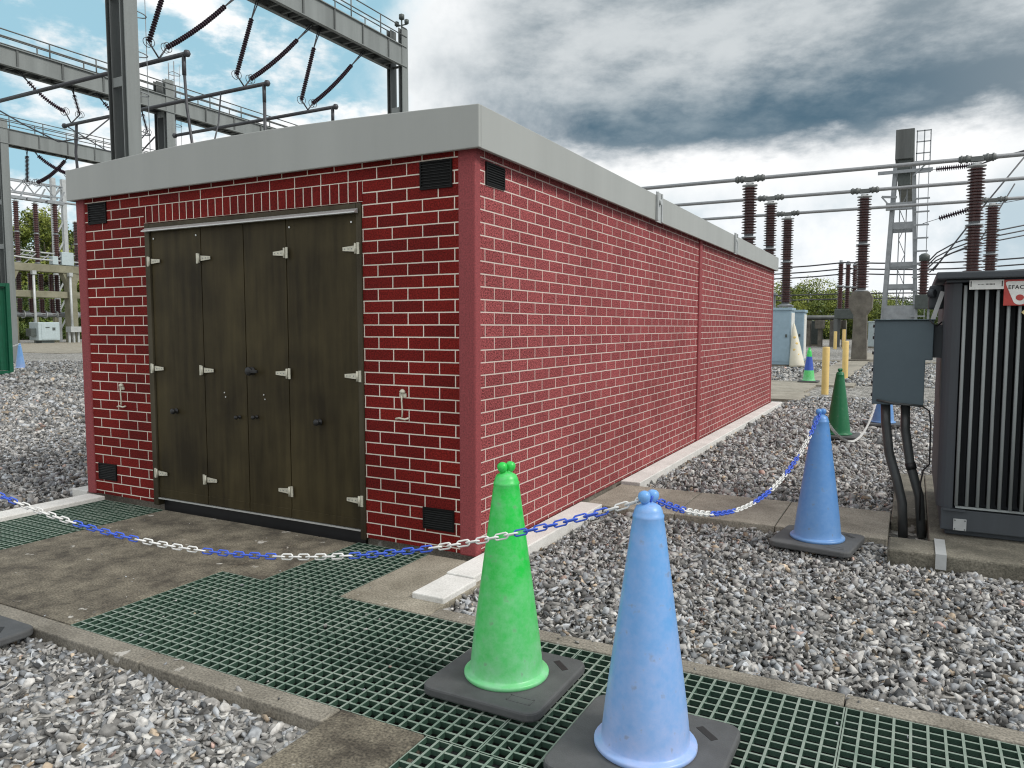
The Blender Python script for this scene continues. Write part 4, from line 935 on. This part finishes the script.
# ------------------------------------------------------------------ left gantries
def gantry(gx, cols, zb, zt, zrail, zcol, label, ladder_at=None):
    t = thing('line_gantry', (gx, cols[0], GZ), label, 'gantry', 'steel line gantries on the left')
    for y in cols:
        for dx, mm in ((-.27, 'gantry_dark'), (.25, 'gantry')):  # member away from the sun takes a darker steel, shade in its colour
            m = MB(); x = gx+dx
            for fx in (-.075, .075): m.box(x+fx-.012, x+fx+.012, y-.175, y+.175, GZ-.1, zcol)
            m.box(x-.062, x+.062, y-.012, y+.012, GZ-.1, zcol); m.build('column', M[mm], t)
        for z in np.arange(1.2, zcol, 2.05):
            m = MB(); m.box(gx-.18, gx+.16, y-.165, y-.10, z, z+.22); m.build('batten', M['gantry'], t)
    y0, y1 = cols[0]-14, cols[-1]+.1
    if len(cols) > 2: y0 = cols[0]-.3
    m = MB()
    for dx in (-.30, .30): m.box(gx+dx-.012, gx+dx+.012, y0, y1, zb, zt); m.box(gx+dx-.07, gx+dx+.07, y0, y1, zt+.001, zt+.03); m.box(gx+dx-.07, gx+dx+.07, y0, y1, zb-.03, zb-.001)
    m.build('beam', M['gantry'], t)
    m = MB()
    for i, y in enumerate(np.arange(y0+.2, y1, .55)): m.box(gx-.285, gx+.285, y-.03, y+.03, zb-.02, zb+.05)
    for i, y in enumerate(np.arange(y0+.2, y1, 1.4)): m.box(gx+.313, gx+.35, y-.03, y+.03, zb, zt); m.box(gx-.285, gx+.285, y-.02, y+.02, zb, zt-.05)
    m.box(gx-.285, gx+.285, y0, y1, zt-.03, zt-.005)
    m.build('lacing', M['gantry_dark'], t)
    m = MB()
    for dx in (-.34, .34):
        for z in (zrail, (zrail+zt)/2+.05): m.tube([(gx+dx, y0, z), (gx+dx, y1, z)], .022, 6)
        for y in np.arange(y0+.3, y1, 1.55): m.tube([(gx+dx, y, zt), (gx+dx, y, zrail)], .022, 6)
    m.build('handrail', M['gantry_dark'], t)
    if ladder_at:
        lx, ly = ladder_at; m = MB()
        for q in (0, .30): m.tube([(lx+q, ly, GZ), (lx+q, ly, zcol+.8)], .018, 6)
        for z in np.arange(.4, zcol+.7, .3): m.tube([(lx, ly, z), (lx+.30, ly, z)], .011, 5)
        m.build('ladder', M['galv'], t)
        m = MB()
        for z in np.arange(2.6, zcol+.8, .95):
            m.tube([(lx+.15 - .19*math.cos(q), ly + .36*math.sin(q), z) for q in [PI*k/8 for k in range(9)]], .014, 5)
        m.tube([(lx+.15, ly+.36, 2.6), (lx+.15, ly+.36, zcol+.8)], .010, 5)
        m.build('ladder_cage', M['galv'], t)
    return t
G1, G2, G3 = -14.4, -22.4, -35.4
gantry(G1, [7.62, 18.58], 11.08, 11.75, 12.42, 12.42, 'tall grey line gantry whose thick column rises close above the roof', (-14.62, 7.95))
m = MB(); x, y = G1+.2, 18.58
m.tube([(x, y, 12.44), (x, y, 12.75)], .03, 6); m.lathe([(0, 0), (.1, .05), (.1, .2), (0, .25)], 10, (x, y, 12.72)); m.tube([(x-.25, y, 12.55), (x+.25, y, 12.55)], .025, 6); m.lathe([(0, 0), (.08, .04), (.08, .16), (0, .2)], 10, (x+.22, y, 12.54)); m.lathe([(0, 0), (.08, .04), (.08, .16), (0, .2)], 10, (x-.22, y, 12.54))
tag(m.build('floodlight', M['cab_dark'], None, (0, 0, 0)), 'small dark floodlight cluster on top of the slim gantry column above the roof', 'floodlight')
gantry(G2, [14.85, 30.0], 9.6, 10.12, 10.62, 10.76, 'grey line gantry crossing behind the thick column with a railed walkway', (-22.55, 15.2))
gantry(G3, [15.95, 30.5], 10.2, 10.85, 11.45, 11.25, 'smaller looking grey line gantry above the green container, rails on top')

# suspended tubes with drop conductors
TY = [8.55, 11.25, 13.85]; TZ = [8.28, 8.34, 8.34]; XE = [-13.3, -13.42, -13.25]; XL = [-25.5, -22.75, -20.6]
NM = ['nearest', 'middle', 'farthest']
for i in range(3):
    t = thing('suspended_busbar', (XE[i], TY[i], TZ[i]), '%s of three dark tubes hung under the left gantries, round end cap above the roof' % NM[i], 'busbar', 'tubes hung under the left gantries')
    m = MB(); m.tube([(XL[i], TY[i], TZ[i]), (XE[i], TY[i], TZ[i])], .055, 10); m.build('tube', M['wire'], t)
    for x in (XL[i], XE[i]):
        m = MB(); m.lathe([(0, -.09), (.06, -.07), (.09, 0), (.06, .07), (0, .09)], 12, (x, TY[i], TZ[i])); m.build('end_cap', M['wire'], t)
    x = XE[i]-.12
    m = MB(); y, z = TY[i], TZ[i]
    m.tube([(x, y, z), (x, y, z-.5)], .05, 8)
    if i == 0: m.tube([(x, y, z-.4), (x+.06, y, z-1.3), (x+.25, y-.02, z-2.3), (x+.9, y, z-3.2), (x+1.6, y, z-3.9)], .035, 8)
    elif i == 1: m.tube([(x, y, z-.4), (x, y, z-3.8)], .045, 8)
    else: m.tube([(x, y, z-.4), (x-.02, y, z-3.8)], .045, 8)
    m.build('drop_conductor', M['wire'], t)
m = MB(); m.tube([(-22.1, 11.25, 8.3), (-22.12, 11.25, 7.9), (-22.2, 11.25, 7.4), (-22.15, 11.25, 6.9), (-22.3, 11.2, 6.6)], .045, 8); tag(m.build('drop_wire', M['wire'], None, (0, 0, 0)), 'dark drop wire under the left end of the middle tube', 'wire')
Y0 = [8.31, 11.05, 13.58]; Z0 = [8.67, 8.67, 8.64]; Y2 = [8.4, 11.07, 13.6]
for i in range(3):
    y = Y0[i]; z = Z0[i]
    insulator_string((G1, y+.62, 10.40), (G1, y+.02, z), .070, 26, 'steep dark plum disc string, left arm of the V over the %s tube' % NM[i], 'disc strings on the tall gantry', wire_top=(G1, y+.90, 11.08), wire_bot=(G1, y+.32, TZ[i]+.05))
    insulator_string((G1, y+2.42, 10.40), (G1, y+.52, z+.02), .070, 32, 'slanting dark plum disc string, right arm of the V over the %s tube' % NM[i], 'disc strings on the tall gantry', wire_top=(G1, y+3.1, 11.08), wire_bot=(G1, y+.28, TZ[i]+.05), sagv=.07)
    y = Y2[i]
    insulator_string((G2, y-1.15, 9.36), (G2, y, 8.72), .070, 24, 'dark plum disc string slanting down under the railed gantry, left arm over the %s tube' % NM[i], 'disc strings on the railed gantry', wire_top=(G2, y-1.4, 9.6), wire_bot=(G2, y+.2, TZ[i]+.05), sagv=.10)
    insulator_string((G2, y+.33, 9.34), (G2, y+.50, 8.74), .070, 18, 'short dark plum disc string under the railed gantry, right arm over the %s tube' % NM[i], 'disc strings on the railed gantry', wire_top=(G2, y+.27, 9.6), wire_bot=(G2, y+.2, TZ[i]+.05))
insulator_string((G3, 17.13, 9.85), (G3, 17.08, 8.6), .10, 24, 'upright dark disc string hanging above the far lattice beam', 'disc strings above the far lattice beam', wire_top=(G3, 17.13, 10.2))
insulator_string((G3, 17.65, 9.95), (G3, 19.1, 9.35), .10, 24, 'dark disc string falling to the right above the far lattice beam', 'disc strings above the far lattice beam', wire_top=(G3, 17.45, 10.2), sagv=.1)
insulator_string((G3, 18.98, 9.98), (G3, 17.54, 8.65), .10, 28, 'dark disc string falling to the left above the far lattice beam', 'disc strings above the far lattice beam', wire_top=(G3, 19.15, 10.2), sagv=.15)

wr = [('thin dark wire hanging in a loop between the railed gantry strings', [(-22.4, 8.6, 8.4), (-21.2, 9.0, 7.7), (-20.4, 9.6, 7.2), (-20.0, 10.2, 7.4), (-19.9, 11.0, 8.2)], .022),
      ('thin dark wire sagging from the tube end to the thick column', [(-22.6, 11.25, 8.3), (-20.2, 11.0, 7.2), (-17.6, 10.2, 6.6), (-15.2, 9.0, 6.6)], .02),
      ('thin dark wire dropping behind the thick column toward the roof', [(-15.2, 11.2, 8.3), (-15.1, 11.0, 7.4), (-14.9, 10.6, 6.6), (-14.4, 10.2, 5.6)], .022)]
for lb, pts, r_ in wr:
    m = MB(); m.tube(pts, r_, 6); tag(m.build('jumper_wire', M['wire'], None, (0, 0, 0)), lb, 'wire', 'slack wires under the gantries')
# ------------------------------------------------------------------ far switchyard on the left (plane x about -79)
FX = -79.0
t = thing('switch_rack', (FX, 44, GZ), 'weathered concrete rack with two long beams on posts, far at the left', 'rack')
m = MB(); m.box(FX-.5, FX+.5, 24, 64, 7.45, 8.25); m.build('top_beam', M['concrete_beam'], t, bevel=.06)
m = MB(); m.box(FX-.4, FX+.4, 36, 60, 4.75, 5.45); m.build('lower_beam', M['concrete_beam'], t, bevel=.06)
for y in (39.2, 45.7, 52.2, 58.7):
    m = MB(); m.box(FX-.45, FX+.45, y-.45, y+.45, GZ-.1, 7.44); m.prism([(-1.0, 7.44), (-.45, 6.2), (.45, 6.2), (1.0, 7.44)], .8, o=(FX-.4, y, 0), u=(0,1,0), v=(0,0,1), n=(1,0,0)); m.build('post', M['concrete_beam'], t)
LBL = ['first from the left edge', 'second from the left edge', 'third from the left edge', 'last, next to the brick corner']
for k, (y, zt_) in enumerate(((40.4, 14.6), (42.35, 14.6), (44.4, 14.9), (46.6, 13.2))):
    q = post_insulator(FX, y, 8.3, zt_, .33, 'brown post insulator on the far concrete top beam, ' + LBL[k], n=13, group='far insulators on the concrete rack', seg=12)
t = thing('far_busbar', (FX, 44, 14.9), 'thin grey tube along the tops of the far post insulators', 'busbar')
m = MB(); m.tube([(FX, 30, 14.75), (FX, 46, 15.05), (FX, 60, 15.3)], .12, 6); m.build('tube', M['tube'], t)
m = MB()
for y in (40.4, 42.35, 44.4): m.box(FX-.3, FX+.3, y-.9, y+.9, 14.75, 15.05); m.beam((FX, y+.5, 15), (FX, y+1.1, 16.2), .12)
m.build('clamp', M['galv'], t)
LB2 = ['far left', 'second from left', 'third from left', 'fourth from left', 'fifth from left', 'far right']
for k, y in enumerate((39.9, 41.2, 42.4, 43.5, 44.6, 45.2)):
    for lvl, (za, zb_) in enumerate(((5.5, 7.35), (2.9, 4.7))):
        m = MB(); sheds(m, (FX-1.6, y, za), zb_-za, .34, 9, 10)
        tag(m.build('hanging_insulator', M['porcelain'], None, (0, 0, 0)), 'dark brown insulator behind the far rack, %s in the %s row' % (LB2[k], ('upper', 'lower')[lvl]), 'insulator', 'insulators behind the far rack')
t = thing('steel_pipework', (FX-.8, 43, 2.5), 'level grey pipes and flanges along the foot of the far rack', 'pipework')
m = MB(); m.tube([(FX-1.6, 37, 3.0), (FX-1.6, 60, 3.0)], .28, 10); m.tube([(FX-1.9, 37, 5.2), (FX-1.9, 60, 5.2)], .10, 8); m.build('pipe', M['galv'], t)
for y in np.arange(38, 50, 1.15): m = MB(); m.tube([(FX-1.6, y, 3.0), (FX-1.6, y+.14, 3.0)], .42, 12); m.build('flange', M['galv_pale'], t)
for y in np.arange(38.6, 58, 2.1): m = MB(); m.box(FX-1.8, FX-1.4, y-.2, y+.2, GZ-.1, 2.74); m.build('support', M['concrete_beam'], t)
t = thing('disconnector_frame', (FX, 43, 8.3), 'pale steel linkage frame lying on the far concrete top beam', 'disconnector')
m = MB()
for z, x in ((8.75, .3), (9.1, -.3), (9.5, 0)): m.tube([(FX+x, 34, z+.5), (FX+x, 42, z), (FX+x, 52, z-.1)], .09, 6)
for y in np.arange(36, 50, 1.3): m.beam((FX-.4, y, 8.3), (FX+.4, y+.8, 9.3), .09)
m.build('linkage', M['galv_pale'], t)
m = MB(); m.box(FX-.1, FX+.55, 44.6, 45.9, 8.3, 9.7); m.box(FX-.3, FX+.4, 43.7, 44.3, 8.3, 9.2); m.build('drive_box', M['cab_grey'], t, bevel=.05)
t = thing('lattice_gantry', (-86, 44, GZ), 'pale distant lattice gantry behind the far post insulators', 'gantry')
m = MB()
for z in (16.6, 17.9):
    for x in (-86.4, -85.4): m.beam((x, 34, z), (x, 49.2, z), .13)
for k in range(14): y = 34 + 1.09*k; m.beam((-85.4, y, 16.6 if k % 2 else 17.9), (-85.4, y+1.09, 17.9 if k % 2 else 16.6), .10)
m.build('lattice_beam', M['galv'], t)
m = MB()
for y in (48.2, 49.4): m.beam((-85.6, y, GZ-.1), (-85.6, y, 18.8), .45)
for k in range(8): m.beam((-85.6, 48.2, 1+2.2*k), (-85.6, 49.4, 3.2+2.2*k), .14)
m.build('column', M['galv_pale'], t)
for k, (y, h) in enumerate(((41.4, 7.4), (45.25, 7.4))):
    m = MB(); m.tube([(FX+.8, y, GZ), (FX+.8, y, h)], .13, 8); m.box(FX+.6, FX+1.0, y-.2, y+.2, h-.3, h+.1)
    tag(m.build('steel_pole', M['galv_pale'], None, (0, 0, 0)), ['thin pale steel pole rising from the pale grey cabinet, far left', 'thin pale steel pole beside the right concrete post of the far rack'][k], 'pole', 'thin poles at the far rack')
t = thing('equipment_cabinet', (-78, 41.8, GZ), 'pale grey blue cabinet with dark side fitting at the far left yard', 'cabinet')
m = MB(); m.box(-78.6, -76.9, 40.9, 43.1, .25, 2.15); m.build('body', M['cab_grey'], t, bevel=.06)
m = MB(); m.box(-76.899, -76.86, 41.2, 42.9, .4, 2.0); m.build('door', M['cab_grey'], t)
m = MB(); m.box(-76.86, -76.83, 42.3, 42.6, 1.3, 1.6); m.box(-76.86, -76.83, 41.6, 42.0, 1.55, 1.65); m.build('label_plate', M['cab_dark'], t)
m = MB(); m.box(-78.2, -77.3, 40.35, 40.9, .7, 1.5); m.box(-78.4, -77.1, 41.3, 42.6, GZ-.1, .25); m.build('fitting', M['cab_dark'], t)
t = thing('drive_stand', (FX+.9, 45.3, GZ), 'small pale steel stand with a drive box at the foot of the thin pole', 'drive stand')
m = MB(); m.box(FX+.5, FX+1.4, 44.7, 45.9, 1.1, 1.7); m.build('drive_box', M['galv_pale'], t)
for y in (44.8, 45.3, 45.8): m = MB(); m.box(FX+.8, FX+1.0, y-.1, y+.1, GZ-.1, 1.1); m.build('leg', M['galv_pale'], t)
# green container at the left edge
t = thing('shipping_container', (-26.2, 7.3, GZ), 'dark green ribbed container standing on gravel behind the small blue cone', 'container')
m = MB(); poly = [(4.2, 0)]; n = 26
pr = []
for k in range(n):
    y = 4.3 + 6.0*k/n; d = 6.0/n
    pr += [(y, 0), (y+d*.35, 0), (y+d*.5, -.05), (y+d*.85, -.05)]
pr += [(10.3, 0), (10.3, -2.3), (4.3, -2.3)]
m.prism(pr, 2.85, o=(-25.03, 0, .12), u=(0,1,0), v=(1,0,0), n=(0,0,1)); m.build('ribbed_wall', M['container'], t)
for y in (4.2, 10.3):
    for x in (-27.45, -25.06): m = MB(); m.box(x, x+.12, y, y+.13, GZ, 3.12); m.build('corner_post', M['container'], t)
m = MB()
for z in (.0, 3.0):
    for x in (-27.44, -25.05): m.box(x, x+.10, 4.33, 10.3, z, z+.11)
m.box(-27.3, -25.06, 4.33, 10.3, 2.98, 3.05); m.build('rail', M['container'], t)

# ------------------------------------------------------------------ trees
def crown_mesh(name, h, w, n, leaf, seed, m_):
    r = np.random.default_rng(seed)
    k = 60; cz = r.uniform(.05, .93, k)*h; wid = w*np.sqrt(np.clip(1-((cz/h-.38)/.62)**2, .05, 1)); a = r.uniform(0, 2*PI, k); q = np.sqrt(r.random(k))*.8
    C = np.stack([np.cos(a)*wid*q, np.sin(a)*wid*q, cz], 1); rad = r.uniform(.12, .30, k)*w
    idx = r.integers(0, k, n); d = r.normal(size=(n, 3)); d /= np.linalg.norm(d, axis=1)[:, None]
    p = C[idx] + d*(rad[idx]*r.uniform(.45, 1.12, n))[:, None]*np.array([1, 1, .85])
    t1 = r.normal(size=(n, 3)); t1 /= np.linalg.norm(t1, axis=1)[:, None]; t2 = np.cross(t1, d + r.normal(size=(n, 3))*.5); t2 /= np.linalg.norm(t2, axis=1)[:, None]
    s = leaf*r.uniform(.5, 1.3, n)[:, None]
    V = np.stack([p - t1*s, p + t2*s*.55, p + t1*s, p - t2*s*.55], 1).reshape(-1, 3)
    me = bpy.data.meshes.new(name); me.from_pydata([], [], [])
    me.vertices.add(4*n); me.vertices.foreach_set('co', V.astype(np.float32).ravel())
    me.loops.add(4*n); me.loops.foreach_set('vertex_index', np.arange(4*n, dtype=np.int32))
    me.polygons.add(n); me.polygons.foreach_set('loop_start', np.arange(0, 4*n, 4, dtype=np.int32)); me.polygons.foreach_set('loop_total', np.full(n, 4, dtype=np.int32)); me.update(calc_edges=True)
    ca = me.color_attributes.new('leaf', 'FLOAT_COLOR', 'POINT'); tone = np.clip(r.normal(.45, .25, n) + r.normal(0, .18, k)[idx], 0, 1)
    c = np.repeat(np.stack([tone]*3 + [np.ones(n)], 1), 4, 0); ca.data.foreach_set('color', c.astype(np.float32).ravel())
    me.materials.append(m_); return me
def trunk_mesh(h, seed):
    r = random.Random(seed); m = MB()
    m.tube([(0, 0, -.3), (.05, 0, h*.25), (-.05, .1, h*.5), (0, .1, h*.8)], [.028*h, .022*h, .014*h, .004*h], 8)
    for k in range(7):
        a = r.uniform(0, 2*PI); z = h*r.uniform(.2, .55); L = h*r.uniform(.2, .32)
        m.tube([(0, 0, z), (math.cos(a)*L*.5, math.sin(a)*L*.5, z+L*.4), (math.cos(a)*L, math.sin(a)*L, z+L*.9)], [.010*h, .007*h, .002*h], 6)
    me = bpy.data.meshes.new('trunk'); m.bm.to_mesh(me); m.bm.free(); me.materials.append(M['bark']); return me
KIND = []
for k, (h, w, n, lf, mm) in enumerate([(8, 5.2, 15000, .14, 'leaf_a'), (7.2, 5.4, 15000, .14, 'leaf_b'), (19, 7.2, 22000, .24, 'leaf_a'), (18, 7.6, 22000, .24, 'leaf_b')]):
    KIND.append((crown_mesh('crown', h, w, n, lf, 20+k, M[mm]), trunk_mesh(h, k)))
def tree(x, y, k, s, label, group):
    t = thing('broadleaf_tree', (x, y, GZ), label, 'tree', group); t.scale = (s, s, s); t.rotation_euler.z = random.uniform(0, 6.28)
    for nm, me in zip(('crown', 'trunk'), KIND[k]):
        o = bpy.data.objects.new(nm, me); COL.objects.link(o); o.parent = t
rt = [(-24, 112, 0, 1.05, 'leafy tree hidden mostly behind the brick building, far right yard'), (-18.5, 118, 1, 1.02, 'dark leafy tree at the far yard edge, left end of the visible right row'), (-15.2, 108, 0, .98, 'light green tree just right of the building end, above the pale blue cabinets'), (-9.6, 110, 0, 1.06, 'largest light green tree of the right row, between cabinets and circuit breaker'), (-12.0, 116, 1, 1.0, 'darker tree behind the gap left of the largest light green one'),
      (-5.6, 113, 1, .92, 'dark green tree behind the three column circuit breaker'), (-1.6, 110, 0, .80, 'light green tree between the concrete pedestal and the tower'), (2.4, 114, 1, .72, 'low tree seen through the tower legs'), (6.6, 108, 1, .86, 'dark tree right of the tower ladder, above the control box'), (12, 112, 0, .9, 'light green tree behind the transformer, hidden by its lid'), (18, 115, 1, .95, 'dark tree far behind the finned side of the transformer')]
rt += [(-7.4, 121, 1, 1.0, 'dark tree filling the gap behind the circuit breaker and the largest light green tree'), (-3.6, 122, 0, .85, 'light green tree deep behind the concrete pedestal'), (.4, 121, 1, .85, 'dark tree deep between the pedestal and the steel tower'), (4.6, 120, 0, .78, 'light green tree deep behind the steel tower ladder')]
for x, y, k, s, lb in rt: tree(x, y, k, s, lb, 'trees beyond the right yard')
lt = [(-112, 44, 3, .80, 'dark tree at the left edge beyond the far rack'), (-114, 54, 2, .86, 'light green tree behind the left pair of far insulators'), (-110, 61.5, 2, 1.0, 'tallest light green tree behind the far post insulators'), (-112, 68, 3, .95, 'dark tree behind the pale lattice column'), (-116, 76, 2, .9, 'tree behind the left edge of the brick building'), (-118, 34, 2, .8, 'light green tree outside the left edge')]
lt += [(-124, 50, 3, .95, 'dark tree deep behind the first far insulator'), (-126, 60, 2, 1.0, 'light green tree deep behind the second far insulator'), (-125, 70, 3, 1.0, 'dark tree deep behind the third far insulator')]
for x, y, k, s, lb in lt: tree(x, y, k, s, lb, 'trees beyond the left yard')
hb = [(-104, 50, 1, .9, 'low dark bush left under the far insulators'), (-103, 56, 1, 1.0, 'low dark bush in the middle under the far insulators'), (-104, 62, 1, .95, 'low dark bush right under the far insulators')]
for x, y, k, s, lb in hb: tree(x, y, k, s, lb, 'low bushes behind the far rack')
